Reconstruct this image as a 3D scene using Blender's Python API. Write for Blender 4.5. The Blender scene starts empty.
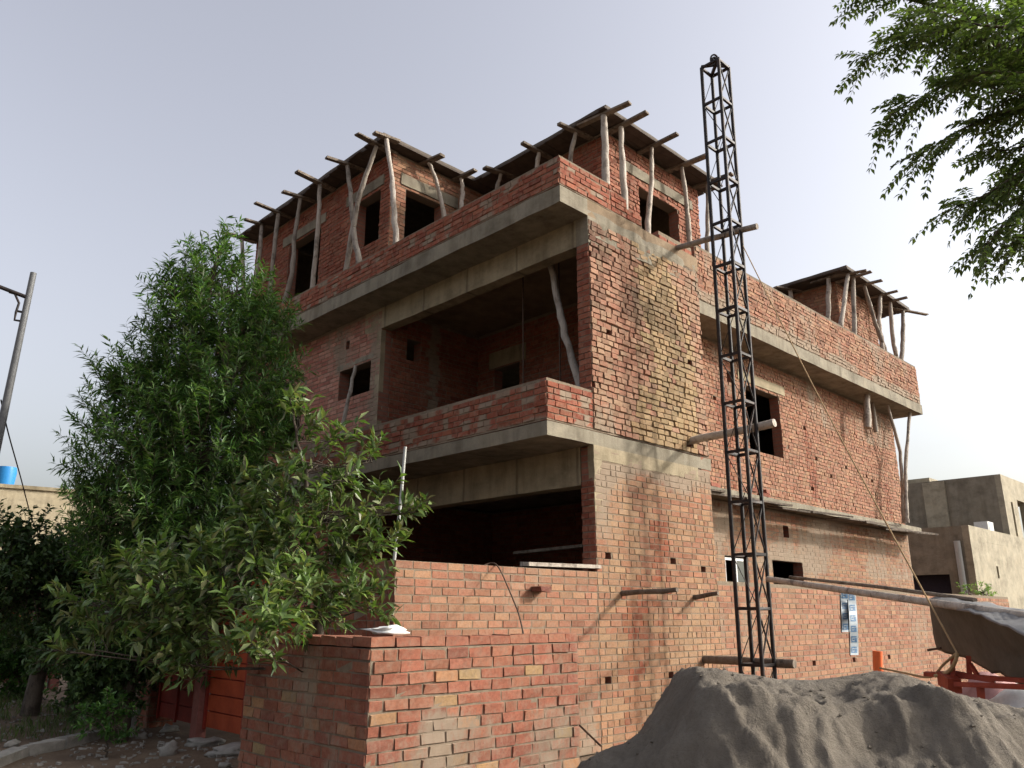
import bpy, math, random
import numpy as np
from mathutils import Vector, Matrix, noise as mnoise
rnd = random.Random(7)
SC = bpy.context.scene
COL = SC.collection
# ------------------------------------------------------------------ camera frame (fitted to the vanishing points)
YAW, PIT, ROL, F = 0.799908, 0.2816006, 0.0028097, 797.37
CAM = np.array([0, 0, 1.65])
_f = np.array([math.cos(YAW)*math.cos(PIT), math.sin(YAW)*math.cos(PIT), math.sin(PIT)])
_r = np.array([math.sin(YAW), -math.cos(YAW), 0.0]); _u = np.cross(_r, _f)
_r2 = _r*math.cos(ROL)+_u*math.sin(ROL); _u2 = -_r*math.sin(ROL)+_u*math.cos(ROL)
def ray(x, y): return _r2*(x-512)/F + _u2*(384-y)/F + _f
def onX(x, y, X): d = ray(x, y); return CAM+d*X/d[0]
def onY(x, y, Y): d = ray(x, y); return CAM+d*Y/d[1]
def onZ(x, y, Z): d = ray(x, y); return CAM+d*(Z-CAM[2])/d[2]
def at(x, y, D): d = ray(x, y); return CAM+d*D/math.hypot(d[0], d[1])
cam = bpy.data.objects.new('camera', bpy.data.cameras.new('camera')); COL.objects.link(cam)
M = Matrix(((_r2[0], _u2[0], -_f[0], 0), (_r2[1], _u2[1], -_f[1], 0), (_r2[2], _u2[2], -_f[2], CAM[2]), (0, 0, 0, 1)))
cam.matrix_world = M
cam.data.sensor_width = 36; cam.data.lens = F/1024*36; cam.data.clip_start = .05; cam.data.clip_end = 5000
SC.camera = cam
# ------------------------------------------------------------------ materials
def nt(name, rough=.9):
    m = bpy.data.materials.new(name); m.use_nodes = True
    t = m.node_tree; b = t.nodes['Principled BSDF']; b.inputs['Roughness'].default_value = rough
    if 'Specular IOR Level' in b.inputs: b.inputs['Specular IOR Level'].default_value = .25
    return m, t, b
def N(t, typ, **kw):
    n = t.nodes.new(typ)
    for k, v in kw.items():
        if k.startswith('i_'): n.inputs[k[2:].replace('_', ' ')].default_value = v
        else: setattr(n, k, v)
    return n
def L(t, a, b): t.links.new(a, b)
def noise(t, scale, detail=5, rough=.6, coord=None, stretch=None):
    n = N(t, 'ShaderNodeTexNoise'); n.inputs['Scale'].default_value = scale; n.inputs['Detail'].default_value = detail; n.inputs['Roughness'].default_value = rough
    if coord is None:
        g = N(t, 'ShaderNodeNewGeometry'); coord = g.outputs['Position']
    if stretch:
        mp = N(t, 'ShaderNodeVectorMath', operation='MULTIPLY'); mp.inputs[1].default_value = stretch; L(t, coord, mp.inputs[0]); coord = mp.outputs[0]
    L(t, coord, n.inputs['Vector']); return n.outputs['Fac']
def ramp(t, fac, stops):
    r = N(t, 'ShaderNodeValToRGB'); L(t, fac, r.inputs[0]); e = r.color_ramp.elements
    while len(e) > 1: e.remove(e[-1])
    e[0].position = stops[0][0]; e[0].color = (*stops[0][1], 1) if isinstance(stops[0][1], tuple) else (stops[0][1],)*3+(1,)
    for p, c in stops[1:]:
        q = e.new(p); q.color = (*c, 1) if isinstance(c, tuple) else (c, c, c, 1)
    return r.outputs[0]
def mix(t, fac, a, b, mode='MIX'):
    m = N(t, 'ShaderNodeMix', data_type='RGBA', blend_type=mode)
    for k, v in ((0, fac), (6, a), (7, b)):
        if isinstance(v, (int, float)): m.inputs[k].default_value = v
        elif isinstance(v, tuple): m.inputs[k].default_value = (*v, 1)
        else: L(t, v, m.inputs[k])
    return m.outputs[2]
def bump(t, b, h, strength=.5, dist=.01):
    n = N(t, 'ShaderNodeBump'); n.inputs['Strength'].default_value = strength; n.inputs['Distance'].default_value = dist
    L(t, h, n.inputs['Height']); L(t, n.outputs[0], b.inputs['Normal'])
def math_(t, op, a, b=0.0, c=None):
    m = N(t, 'ShaderNodeMath', operation=op)
    for k, v in enumerate((a, b) if c is None else (a, b, c)):
        if isinstance(v, (int, float)): m.inputs[k].default_value = v
        else: L(t, v, m.inputs[k])
    return m.outputs[0]
CONC = ((.0, (.145, .132, .11)), (.38, (.205, .188, .155)), (.6, (.265, .245, .205)), (1., (.34, .315, .265)))
def smear_nodes(t, base):
    """mortar and cement slop lying over the surface, steered by the 'smear' attribute"""
    a = N(t, 'ShaderNodeAttribute', attribute_name='smear')
    n1 = noise(t, 3.2, 6, .7, stretch=(1, 1, .38)); n2 = noise(t, 22, 6, .75, stretch=(1, 1, .7))
    s = math_(t, 'MULTIPLY_ADD', n2, .45, math_(t, 'MULTIPLY', n1, .75))
    s = math_(t, 'ADD', s, math_(t, 'SUBTRACT', a.outputs['Fac'], 1.08))
    f = ramp(t, s, [(.0, 0.), (.16, .92)])
    cc = ramp(t, noise(t, 5, 5, .65, stretch=(1, 1, .5)), [(0, (.15, .11, .078)), (.45, (.225, .172, .125)), (1, (.31, .255, .19))])
    return mix(t, f, base, cc), f
def mat_brick(name='brick_clay'):
    m, t, b = nt(name, .93)
    a = N(t, 'ShaderNodeAttribute', attribute_name='col')
    n = noise(t, 38, 6, .7); c = mix(t, 1., a.outputs['Color'], ramp(t, n, [(.25, .62), (.5, 1.), (.8, 1.28)]), 'MULTIPLY')
    n3 = noise(t, 11, 5, .7); c = mix(t, math_(t, 'MULTIPLY', ramp(t, n3, [(.46, 0.), (.72, 1.)]), .55), c, (.27, .195, .14)); c = mix(t, .55, c, ramp(t, noise(t, 1.7, 6, .7), [(.25, (.62, .58, .56)), (.5, (1., 1., 1.)), (.8, (1.15, 1.12, 1.1))]), 'MULTIPLY')
    c, f = smear_nodes(t, c)
    L(t, c, b.inputs['Base Color'])
    bump(t, b, noise(t, 60, 6, .75), .55, .006)
    return m
def mat_mortar(name='mortar', k=1.):
    m, t, b = nt(name, .95)
    c = ramp(t, noise(t, 16, 6, .7), [(.2, (.12*k, .09*k, .068*k)), (.5, (.175*k, .135*k, .095*k)), (.85, (.26*k, .215*k, .16*k))])
    c, f = smear_nodes(t, c)
    L(t, c, b.inputs['Base Color']); bump(t, b, noise(t, 45, 5, .7), .7, .01)
    return m
def mat_reveal():
    m, t, b = nt('brick_reveal', .93)
    g = N(t, 'ShaderNodeNewGeometry'); sx = N(t, 'ShaderNodeSeparateXYZ'); L(t, g.outputs['Position'], sx.inputs[0])
    fz = math_(t, 'FRACT', math_(t, 'DIVIDE', sx.outputs[2], .088)); ln_ = ramp(t, fz, [(.0, 1.), (.09, 1.), (.13, 0.), (.9, 0.), (.93, 1.)])
    c = ramp(t, noise(t, 7, 5, .7), [(.25, (.16, .06, .042)), (.5, (.24, .095, .065)), (.8, (.30, .15, .10))])
    c = mix(t, ln_, c, (.16, .125, .095)); c, f = smear_nodes(t, c); L(t, c, b.inputs['Base Color']); bump(t, b, noise(t, 50, 5, .7), .6, .01)
    return m
def mat_concrete(name, tint=(1, 1, 1), wet=.5, line=False):
    m, t, b = nt(name, .9)
    c = ramp(t, noise(t, 2.3, 8, .68), [(p, tuple(x*y for x, y in zip(cc, tint))) for p, cc in CONC])
    st = noise(t, 5, 6, .6, stretch=(1, 1, .12)); c = mix(t, wet, c, ramp(t, st, [(.3, (.42, .38, .33)), (.55, (1., 1., 1.)), (.8, (1.12, 1.1, 1.06))]), 'MULTIPLY')
    sp = noise(t, 40, 4, .8); c = mix(t, .5, c, ramp(t, sp, [(.2, .55), (.45, 1.), (.8, 1.1)]), 'MULTIPLY')
    big = noise(t, .9, 7, .75, stretch=(1, 1, 1.8)); c = mix(t, .8, c, ramp(t, big, [(.3, (.55, .53, .49)), (.5, (1., 1., 1.)), (.72, (1.12, 1.08, 1.02))]), 'MULTIPLY')
    if line:
        g = N(t, 'ShaderNodeNewGeometry'); sx = N(t, 'ShaderNodeSeparateXYZ'); L(t, g.outputs['Position'], sx.inputs[0])
        yy = math_(t, 'ADD', sx.outputs[1], math_(t, 'MULTIPLY', noise(t, 4, 4, .6), .04))
        ln_ = ramp(t, math_(t, 'FRACT', math_(t, 'DIVIDE', yy, 1.22)), [(0, 1.), (.012, .8), (.03, 0.), (.97, 0.), (1., 1.)])
        c = mix(t, math_(t, 'MULTIPLY', ln_, math_(t, 'ADD', noise(t, 6, 3, .6), .1)), c, (.07, .055, .04))
    L(t, c, b.inputs['Base Color'])
    h = math_(t, 'MULTIPLY_ADD', noise(t, 5, 5, .6), 1.4, noise(t, 50, 5, .7)); bump(t, b, h, .5, .012)
    return m
def mat_noise(name, stops, scale=8, rough=.85, bs=30, bstr=.4, bd=.006, stretch=None, metal=0.):
    m, t, b = nt(name, rough)
    L(t, ramp(t, noise(t, scale, 6, .65, stretch=stretch), stops), b.inputs['Base Color']); b.inputs['Metallic'].default_value = metal
    if bstr: bump(t, b, noise(t, bs, 5, .7, stretch=stretch), bstr, bd)
    return m
def mat_wood(name, a, c, d):
    m, t, b = nt(name, .85)
    g = N(t, 'ShaderNodeNewGeometry')
    cc = ramp(t, noise(t, 9, 6, .7, stretch=(1, 1, .25)), [(.2, a), (.5, c), (.8, d)])
    oi = N(t, 'ShaderNodeObjectInfo'); v = math_(t, 'MULTIPLY_ADD', oi.outputs['Random'], .5, .72)
    cb = N(t, 'ShaderNodeCombineColor'); [L(t, v, cb.inputs[i]) for i in range(3)]
    cc = mix(t, 1., cc, cb.outputs[0], 'MULTIPLY')
    L(t, cc, b.inputs['Base Color']); cc2 = mix(t, ramp(t, noise(t, 6, 5, .7, stretch=(1, 1, .6)), [(.52, 0.), (.62, .75)]), cc, tuple(q*.55 for q in a)); L(t, cc2, b.inputs['Base Color']); bump(t, b, math_(t, 'MULTIPLY_ADD', noise(t, 9, 3, .6), 2., noise(t, 30, 5, .7, stretch=(1, 1, .2))), .8, .015)
    return m
def mat_leaf(name, trans=.35, rough=.5):
    m = bpy.data.materials.new(name); m.use_nodes = True; t = m.node_tree; b = t.nodes['Principled BSDF']
    b.inputs['Roughness'].default_value = rough; b.inputs['Specular IOR Level'].default_value = .35
    a = N(t, 'ShaderNodeAttribute', attribute_name='col'); L(t, a.outputs['Color'], b.inputs['Base Color'])
    tr = N(t, 'ShaderNodeBsdfTranslucent'); L(t, mix(t, 1., a.outputs['Color'], (1.5, 1.7, .7), 'MULTIPLY'), tr.inputs['Color'])
    ms = N(t, 'ShaderNodeMixShader'); ms.inputs[0].default_value = trans
    L(t, b.outputs[0], ms.inputs[1]); L(t, tr.outputs[0], ms.inputs[2]); L(t, ms.outputs[0], t.nodes['Material Output'].inputs[0])
    return m
def mat_plain(name, c, rough=.6, metal=0., var=.25, scale=12):
    d = tuple(x*(1-var) for x in c); e = tuple(min(1, x*(1+var)) for x in c)
    return mat_noise(name, [(.25, d), (.5, c), (.8, e)], scale, rough, 40, .2, .003, metal=metal)
MT = dict(
 brick=mat_brick(), reveal=mat_reveal(), mortar=mat_mortar(), mortar_dark=mat_mortar('mortar_raked', .8), mortar_open=mat_mortar('open_joint_mortar', .38),
 concrete=mat_concrete('concrete_grey', (.90, .86, .78), .6), concrete_pale=mat_concrete('concrete_cream', (1.22, 1.10, .88), .45, True),
 concrete_brown=mat_concrete('concrete_brown', (.85, .66, .5), .4), plaster=mat_concrete('plaster_weathered_shade', (.88, .84, .78), .35), plaster_pale_lit=mat_concrete('plaster_pale_lit', (1.30, 1.25, 1.12), .25),  # plaster: shaded front darker, sunlit side paler, light put into the tints
 cream=mat_concrete('cream_render', (1.45, 1.34, 1.12), .3),
 pole=mat_wood('peeled_timber', (.20, .165, .135), (.33, .285, .24), (.46, .41, .35)),
 pole_pale=mat_wood('pale_peeled_timber', (.34, .28, .23), (.50, .44, .38), (.60, .55, .48)),
 bark=mat_wood('bark', (.05, .038, .028), (.10, .078, .06), (.16, .13, .10)),
 plank=mat_wood('old_plank', (.08, .062, .048), (.17, .135, .105), (.27, .225, .18)),
 ledgewood=mat_wood('dark_brown_plank', (.045, .035, .027), (.10, .078, .06), (.17, .135, .105)), ply=mat_noise('formwork_sheet', [(.2, (.035, .027, .022)), (.6, (.075, .056, .045)), (.9, (.13, .10, .08))], 5),  # ledge boards get a darker brown than the other planks
 sheet=mat_noise('shuttering_edge', [(.2, (.06, .048, .038)), (.6, (.11, .09, .072)), (.9, (.17, .145, .12))], 6),
 iron=mat_noise('black_iron', [(.2, (.010, .009, .010)), (.5, (.022, .019, .019)), (.66, (.05, .03, .024)), (.8, (.12, .09, .07))], 9, .55, metal=.3),
 steel=mat_noise('galvanised_steel', [(.2, (.09, .092, .095)), (.7, (.16, .162, .165))], 9, .6, metal=.2),
 rust=mat_noise('rusty_bar', [(.2, (.035, .025, .02)), (.7, (.10, .06, .04))], 20, .8),
 redpaint=mat_noise('red_oxide_paint', [(.2, (.16, .03, .018)), (.55, (.30, .05, .025)), (.9, (.36, .11, .06))], 9, .6),
 orange=mat_noise('orange_paint', [(.2, (.6, .11, .03)), (.8, (.8, .17, .05))], 9, .55),
 gateorange=mat_noise('orange_sheet_paint', [(.2, (.20, .035, .015)), (.55, (.34, .06, .022)), (.9, (.42, .10, .045))], 4, .55),
 gatered=mat_noise('dark_red_paint', [(.2, (.13, .016, .012)), (.6, (.24, .03, .018)), (.9, (.3, .05, .03))], 4, .55),
 tarp=mat_noise('grey_tarpaulin', [(.2, (.13, .125, .12)), (.6, (.19, .185, .18)), (.9, (.26, .25, .24))], 6, .6, 12, .5, .01),
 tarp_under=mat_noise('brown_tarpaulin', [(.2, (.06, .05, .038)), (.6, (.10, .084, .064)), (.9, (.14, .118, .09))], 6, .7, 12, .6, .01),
 rope=mat_noise('jute_rope', [(.2, (.24, .15, .07)), (.8, (.42, .29, .16))], 30, .9),
 sackw=mat_noise('white_woven_sack', [(.2, (.5, .5, .48)), (.8, (.75, .75, .73))], 20, .7), sackp=mat_noise('pink_woven_sack', [(.2, (.3, .15, .14)), (.8, (.46, .26, .25))], 12, .8), sackb=mat_noise('brown_sack', [(.2, (.16, .12, .09)), (.8, (.30, .24, .18))], 12, .9),
 white=mat_plain('white_paint', (.66, .66, .64), .5, var=.12), whitepipe=mat_plain('white_plastic_pipe', (.36, .36, .34), .45, var=.1),
 blue=mat_plain('blue_plastic', (.02, .17, .42), .45, var=.15), foil=mat_plain('printed_foil', (.38, .43, .47), .4, var=.15, scale=30), foilblue=mat_plain('blue_print', (.10, .19, .32), .45, var=.5, scale=40), foilback=mat_plain('black_print', (.02, .02, .025), .5),
 postred=mat_plain('faded_red_post', (.26, .10, .08), .7), dark=mat_plain('dark_purple', (.02, .018, .03), .8), redcloth=mat_plain('red_cloth', (.5, .03, .03), .8),
 stone=mat_noise('rubble_stone', [(.2, (.16, .15, .13)), (.6, (.30, .28, .25)), (.9, (.42, .40, .36))], 7, .9, 18, .8, .02),
 glass=mat_plain('dusty_glass', (.03, .035, .03), .15),
 leaf=mat_leaf('leaf'), leaf_gloss=mat_leaf('leaf_glossy', .3, .38), leaf_dark=mat_leaf('leaf_thin', .25, .55),
)
# ------------------------------------------------------------------ mesh builder
class MB:
    def __init__(s): s.v = []; s.f = []; s.m = []; s.c = []; s.s = []; s.sm = []
    def quad(s, pts, mi=0, col=(.5, .5, .5), smear=None, smooth=False):
        i = len(s.v); s.v += [tuple(map(float, p)) for p in pts]; s.f.append(tuple(range(i, i+len(pts)))); s.m.append(mi); s.c += [col]*len(pts)
        s.s += ([smear]*len(pts) if not isinstance(smear, (list, tuple)) else list(smear)) if smear is not None else [0.]*len(pts); s.sm.append(smooth)
    def shape(s, vs, fs, mi=0, col=(.5, .5, .5), smear=0., smooth=False):
        i = len(s.v); s.v += [tuple(map(float, p)) for p in vs]; s.c += [col]*len(vs); s.s += (list(smear) if isinstance(smear, (list, tuple)) else [smear]*len(vs))
        for f in fs: s.f.append(tuple(i+k for k in f)); s.m.append(mi); s.sm.append(smooth)
    def box(s, a, b, mi=0, smear=0., j=0.):
        x0, y0, z0 = a; x1, y1, z1 = b
        vs = [(x, y, z) for x in (x0, x1) for y in (y0, y1) for z in (z0, z1)]
        if j: vs = [tuple(c+rnd.uniform(-j, j) for c in p) for p in vs]
        s.shape(vs, [(0, 1, 3, 2), (4, 6, 7, 5), (0, 4, 5, 1), (2, 3, 7, 6), (0, 2, 6, 4), (1, 5, 7, 3)], mi, smear=smear)
    def obox(s, c, ax, ay, az, hx, hy, hz, mi=0, j=0., col=(.5, .5, .5)):
        c = np.array(c, float); ax, ay, az = [np.array(q, float)/np.linalg.norm(q) for q in (ax, ay, az)]
        vs = [c+ax*hx*i+ay*hy*k+az*hz*l for i in (-1, 1) for k in (-1, 1) for l in (-1, 1)]
        if j: vs = [p+np.array([rnd.uniform(-j, j) for _ in range(3)]) for p in vs]
        s.shape(vs, [(0, 1, 3, 2), (4, 6, 7, 5), (0, 4, 5, 1), (2, 3, 7, 6), (0, 2, 6, 4), (1, 5, 7, 3)], mi, col=col)
    def board(s, p, q, w, t, up=(0, 0, 1), mi=0, j=0.004):
        p = np.array(p, float); q = np.array(q, float); d = q-p; l = np.linalg.norm(d); d /= l
        sd = np.cross(d, up); sd /= np.linalg.norm(sd); u = np.cross(sd, d)
        s.obox((p+q)/2, d, sd, u, l/2, w/2, t/2, mi, j)
    def tube(s, path, rad, seg=8, mi=0, cap=True, wob=0., col=(.5, .5, .5)):
        P = [np.array(p, float) for p in path]; n = len(P)
        if isinstance(rad, (int, float)): rad = [rad]*n
        t0 = P[1]-P[0]; t0 /= np.linalg.norm(t0); ref = np.array([0, 0, 1.]) if abs(t0[2]) < .9 else np.array([1., 0, 0])
        a = np.cross(t0, ref); a /= np.linalg.norm(a); i0 = len(s.v); vs = []
        for k in range(n):
            t = P[min(k+1, n-1)]-P[max(k-1, 0)]; t /= (np.linalg.norm(t)+1e-9)
            a = a-t*np.dot(a, t); a /= (np.linalg.norm(a)+1e-9); b = np.cross(t, a)
            for q in range(seg):
                th = 2*math.pi*q/seg; r = rad[k]*(1+(rnd.uniform(-wob, wob) if wob else 0)); vs.append(P[k]+(a*math.cos(th)+b*math.sin(th))*r)
        fs = [(k*seg+q, k*seg+(q+1) % seg, (k+1)*seg+(q+1) % seg, (k+1)*seg+q) for k in range(n-1) for q in range(seg)]
        s.shape(vs, fs, mi, col=col, smooth=True)
        if cap:
            s.quad(vs[:seg][::-1], mi, col); s.quad(vs[-seg:], mi, col)
    def build(s, name, mats, parent=None, root=None, link=True):
        me = bpy.data.meshes.new(name)
        off = np.zeros(3)
        V = np.array(s.v)
        if parent is not None:
            r = parent
            while r.parent: r = r.parent
            off = np.array(r.location)
        else:
            off = np.array([V[:, 0].mean(), V[:, 1].mean(), V[:, 2].min()])
        V = V-off
        me.from_pydata(V.tolist(), [], s.f)
        for m in (mats if isinstance(mats, (list, tuple)) else [mats]): me.materials.append(MT[m] if isinstance(m, str) else m)
        me.polygons.foreach_set('material_index', s.m); me.polygons.foreach_set('use_smooth', s.sm)
        ca = me.color_attributes.new('col', 'FLOAT_COLOR', 'POINT'); c = np.ones((len(s.v), 4), np.float32); c[:, :3] = np.array(s.c); ca.data.foreach_set('color', c.ravel())
        if any(s.s):
            sa = me.attributes.new('smear', 'FLOAT', 'POINT'); sa.data.foreach_set('value', np.array(s.s, np.float32))
        me.update()
        o = bpy.data.objects.new(name, me); COL.objects.link(o)
        if parent is not None: o.parent = parent
        else: o.location = off
        return o
def thing(name, label, cat, loc, group=None):
    o = bpy.data.objects.new(name, None); COL.objects.link(o); o.location = [float(q) for q in loc]; o.empty_display_size = .2
    o['label'] = label; o['category'] = cat
    if group: o['group'] = group
    return o
def tag(o, label, cat, group=None, kind=None):
    o['label'] = label; o['category'] = cat
    if group: o['group'] = group
    if kind: o['kind'] = kind
    return o
def struct(o): o['kind'] = 'structure'; return o
# ------------------------------------------------------------------ brickwork
RH, BL, JT = .088, .238, .011
def pal_(lst, k, ds):
    o = []
    for c in lst:
        g = .3*c[0]+.55*c[1]+.15*c[2]; o.append(tuple(k*(q*(1-ds)+g*ds) for q in c))
    m = tuple(sum(q[i] for q in o)/len(o) for i in range(3))
    wm = (.96, .90, .82)
    return [tuple((.62*q[i]+.38*m[i])*wm[i] for i in range(3)) for q in o]
PAL_RED = pal_([(.36, .115, .072), (.40, .15, .095), (.33, .10, .068), (.43, .17, .11), (.30, .09, .06), (.38, .13, .09)], .62, -.04)
PAL_SIDE = pal_([(.43, .21, .135), (.46, .25, .165), (.40, .175, .115), (.48, .275, .18), (.37, .15, .10), (.50, .31, .19), (.44, .20, .14)], .62, .02)
PAL_TAN = pal_([(.46, .28, .18), (.48, .31, .19), (.42, .23, .15), (.45, .20, .13), (.38, .16, .11), (.48, .33, .22), (.38, .19, .13)], .60, -.06)
PAL_PIER = pal_([(.42, .25, .17), (.44, .29, .20), (.40, .19, .13), (.36, .15, .10), (.46, .32, .22), (.38, .25, .17)], .70, .06)
PAL_NEAR = pal_([(.42, .14, .085), (.46, .175, .105), (.38, .12, .075), (.48, .20, .12), (.44, .155, .10), (.36, .12, .085), (.44, .22, .14)], .60, .10)
def snap(z): return round(z/RH)*RH
def wall(mb, axis, c, t, u0, u1, v0, v1, holes=(), out=-1, pal=PAL_SIDE, bond='s', smear=None, tint=None, dep=.010, brick_in=False, jit=1., skip=.0, bands=(), bu=None):
    """wall body with real bricks on its outer face. axis 'Y': plane y=c, u=x ; 'X': plane x=c, u=y. bands = rects without bricks"""
    holes = [(a, b, snap(c0), snap(d)) for a, b, c0, d in holes]
    P = (lambda u, w, v: (u, w, v)) if axis == 'Y' else (lambda u, w, v: (w, u, v))
    flip = (axis == 'Y') == (out < 0)
    us = sorted({u0, u1, *[q for h in holes for q in h[:2] if u0 < q < u1]}); vs = sorted({v0, v1, *[q for h in holes for q in h[2:] if v0 < q < v1]})
    # subdivide long cells so the smear attribute varies
    def sub(a, st):
        o = [a[0]]
        for q in a[1:]:
            n = max(1, int((q-o[-1])/st)); b = o[-1]
            o += [b+(q-b)*k/n for k in range(1, n+1)]
        return o
    us, vs = sub(us, .5), sub(vs, .5)
    def fill(i, k):
        if i < 0 or k < 0 or i >= len(us)-1 or k >= len(vs)-1: return False
        u = (us[i]+us[i+1])/2; v = (vs[k]+vs[k+1])/2
        return not any(h[0] < u < h[1] and h[2] < v < h[3] for h in holes)
    w0, w1 = c, c-out*t
    sm = (lambda u, v: smear(u, v)) if smear else (lambda u, v: .0)
    def q4(a, b, cc, d, fl, s_, mi=0):
        pts = [a, b, cc, d]
        mb.quad(pts if fl else pts[::-1], mi, smear=s_)
    for i in range(len(us)-1):
        for k in range(len(vs)-1):
            if not fill(i, k): continue
            a, b, e, d = us[i], us[i+1], vs[k], vs[k+1]; s_ = [sm(a, e), sm(b, e), sm(b, d), sm(a, d)]
            if not flip: s_ = s_[::-1]
            q4(P(a, w0, e), P(b, w0, e), P(b, w0, d), P(a, w0, d), flip, s_)
            q4(P(a, w1, e), P(b, w1, e), P(b, w1, d), P(a, w1, d), not flip, None)
            if not fill(i-1, k): q4(P(a, w0, e), P(a, w0, d), P(a, w1, d), P(a, w1, e), flip, s_[0]*.5, 2)
            if not fill(i+1, k): q4(P(b, w0, e), P(b, w1, e), P(b, w1, d), P(b, w0, d), flip, s_[0]*.5, 2)
            if not fill(i, k-1): q4(P(a, w0, e), P(a, w1, e), P(b, w1, e), P(b, w0, e), flip, s_[0]*.5, 2)
            if not fill(i, k+1): q4(P(a, w0, d), P(b, w0, d), P(b, w1, d), P(a, w1, d), flip, s_[0]*.5, 2)
    k0, k1 = math.ceil((v0-.02)/RH), math.floor((v1+.01)/RH)
    block = list(holes)+[(b[0], b[1], b[2], b[3]) for b in bands]
    for k in range(k0, k1):
        z0, z1 = k*RH+JT/2, (k+1)*RH-JT/2; zc = (z0+z1)/2
        segs = [(u0, u1) if bu is None else bu]
        for h in block:
            if h[2] < zc < h[3]:
                ns = []
                for a, b in segs:
                    if h[1] <= a or h[0] >= b: ns.append((a, b))
                    else:
                        if h[0] > a: ns.append((a, h[0]))
                        if h[1] < b: ns.append((h[1], b))
                segs = ns
        hdr = bond == 'e' and k % 2 == 0
        ln = BL/2 if hdr else BL
        off = (BL/4 if bond == 'e' and not hdr else (BL/2 if (k % 2) else 0)) + rnd.uniform(-.012, .012)*jit
        u = u0-BL*2+off % BL
        zw = rnd.uniform(-.003, .003)
        while u < (u1 if bu is None else bu[1]):
            l_ = ln
            if bond == 'm': l_ = BL/2 if rnd.random() < .5 else BL
            elif bond == 'h': l_ = rnd.choice((.118, .13, .15, .17, .2))
            elif rnd.random() < .05: l_ = ln*.55
            l_ += rnd.uniform(-.008, .008)*jit
            for a, b in segs:
                x0, x1 = max(u+JT/2, a+.001), min(u+l_-JT/2, b-.001)
                if x1-x0 < .03: continue
                if rnd.random() < skip: continue
                d = dep*rnd.uniform(.5, 1.5)
                col = rnd.choice(pal); g = rnd.uniform(.82, 1.15)
                col = tuple(q*g for q in col)
                if tint: col = tint((x0+x1)/2, zc, col)
                j = .0032*jit; r = lambda: rnd.uniform(-j, j)
                wb, wf = w0-out*.002, w0+out*d; ch = .004
                jj = [(r(), r(), r()) for _ in range(4)]
                F_ = [(x0+ch, z0+ch), (x1-ch, z0+ch), (x1-ch, z1-ch), (x0+ch, z1-ch)]; B_ = [(x0, z0), (x1, z0), (x1, z1), (x0, z1)]
                vsx = [P(p[0]+q[0], wf+q[1]*1.2, p[1]+q[2]+zw+.006*jit*nz(p[0]*.9, k*.7, 5)) for p, q in zip(F_, jj)]+[P(p[0], wb, p[1]+zw) for p in B_]
                fs = [(0, 1, 2, 3), (4, 5, 1, 0), (5, 6, 2, 1), (6, 7, 3, 2), (7, 4, 0, 3)]
                if not flip: fs = [f[::-1] for f in fs]
                s_ = [sm(p[0], p[1]) for p in F_]; mb.shape(vsx, fs, 1, col=col, smear=s_+s_)
            u += l_
def BW(name, parent, *a, mort='mortar', **k):
    mb = MB(); lst = a if isinstance(a[0], (list,)) else [list(a)]
    for q in lst:
        kk = dict(k)
        if isinstance(q[-1], dict): kk.update(q[-1]); q = q[:-1]
        wall(mb, *q, **kk)
    return mb.build(name, [mort, 'brick', 'reveal'], parent)
def nz(x, y, z=0., s=1.): return mnoise.noise(Vector((x*s, y*s, z*s)))
def rect_prism(name, a, b, mat, parent, j=.0, sub=.22, lump=.013):
    """cast concrete member: faces cut into a grid and slightly uneven"""
    mb = MB(); a = np.array(a, float); b = np.array(b, float)
    n = [max(1, min(90, int((b[i]-a[i])/sub))) for i in range(3)]
    g = lambda p: (p[0]+lump*nz(p[1]+3, p[2]*2, p[0], 2.3), p[1]+lump*nz(p[0], p[2]*2+7, p[1], 2.3), p[2]+lump*.8*nz(p[0]+11, p[1], p[2], 1.9))
    for ax in range(3):
        i, k = [q for q in range(3) if q != ax]
        for side in (0, 1):
            for p in range(n[i]):
                for q in range(n[k]):
                    pts = []
                    for (di, dk) in ((0, 0), (1, 0), (1, 1), (0, 1)):
                        v = [0, 0, 0]; v[ax] = (a, b)[side][ax]; v[i] = a[i]+(b[i]-a[i])*(p+di)/n[i]; v[k] = a[k]+(b[k]-a[k])*(q+dk)/n[k]; pts.append(g(v))
                    if (side == 0) != (ax == 1): pts = pts[::-1]
                    mb.quad(pts, 0)
    return mb.build(name, mat, parent)
# ================================================================== THE UNFINISHED HOUSE
XF, YP, YW, YL, XE = 8.38, 7.0, 8.8, 18.3, 24.5     # front plane, pier plane, set-back side plane, far left, far end
XP1 = 11.3
S1B, S1T, S2B, S2T, RB = 3.92, 4.11, 7.45, 7.72, 10.98
house = thing('unfinished_house', 'large unplastered red brick house under construction with balconies and concrete bands', 'building', (14, 11, 0))
H = house
def sm_ground(u, v):
    s = .29+.18*nz(u, v, 3, .9)
    if v > 3.3: s += (v-3.3)*1.1
    if u < 9.6 and v > 2.6: s += .32*(9.6-u)/1.2
    if v < 2.1: s -= .12
    return max(0, min(1, s))
def tint_ground(u, v, c):
    k = nz(u*3.2, v*.5, 5)
    c = np.array(c)
    if 8.9 < u < 10.0 and v < 3.0 and k > -.05: c = c*np.array([.82, .55, .48])
    if v < 1.3: c = c*.6+np.array([.33, .21, .12])*.4 if nz(u, v, 9, 2.) > -.1 else c
    elif nz(u, v, 19, .8) > .15: c = c*.6+np.array([.32, .215, .125])*.4
    return tuple(c)
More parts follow.
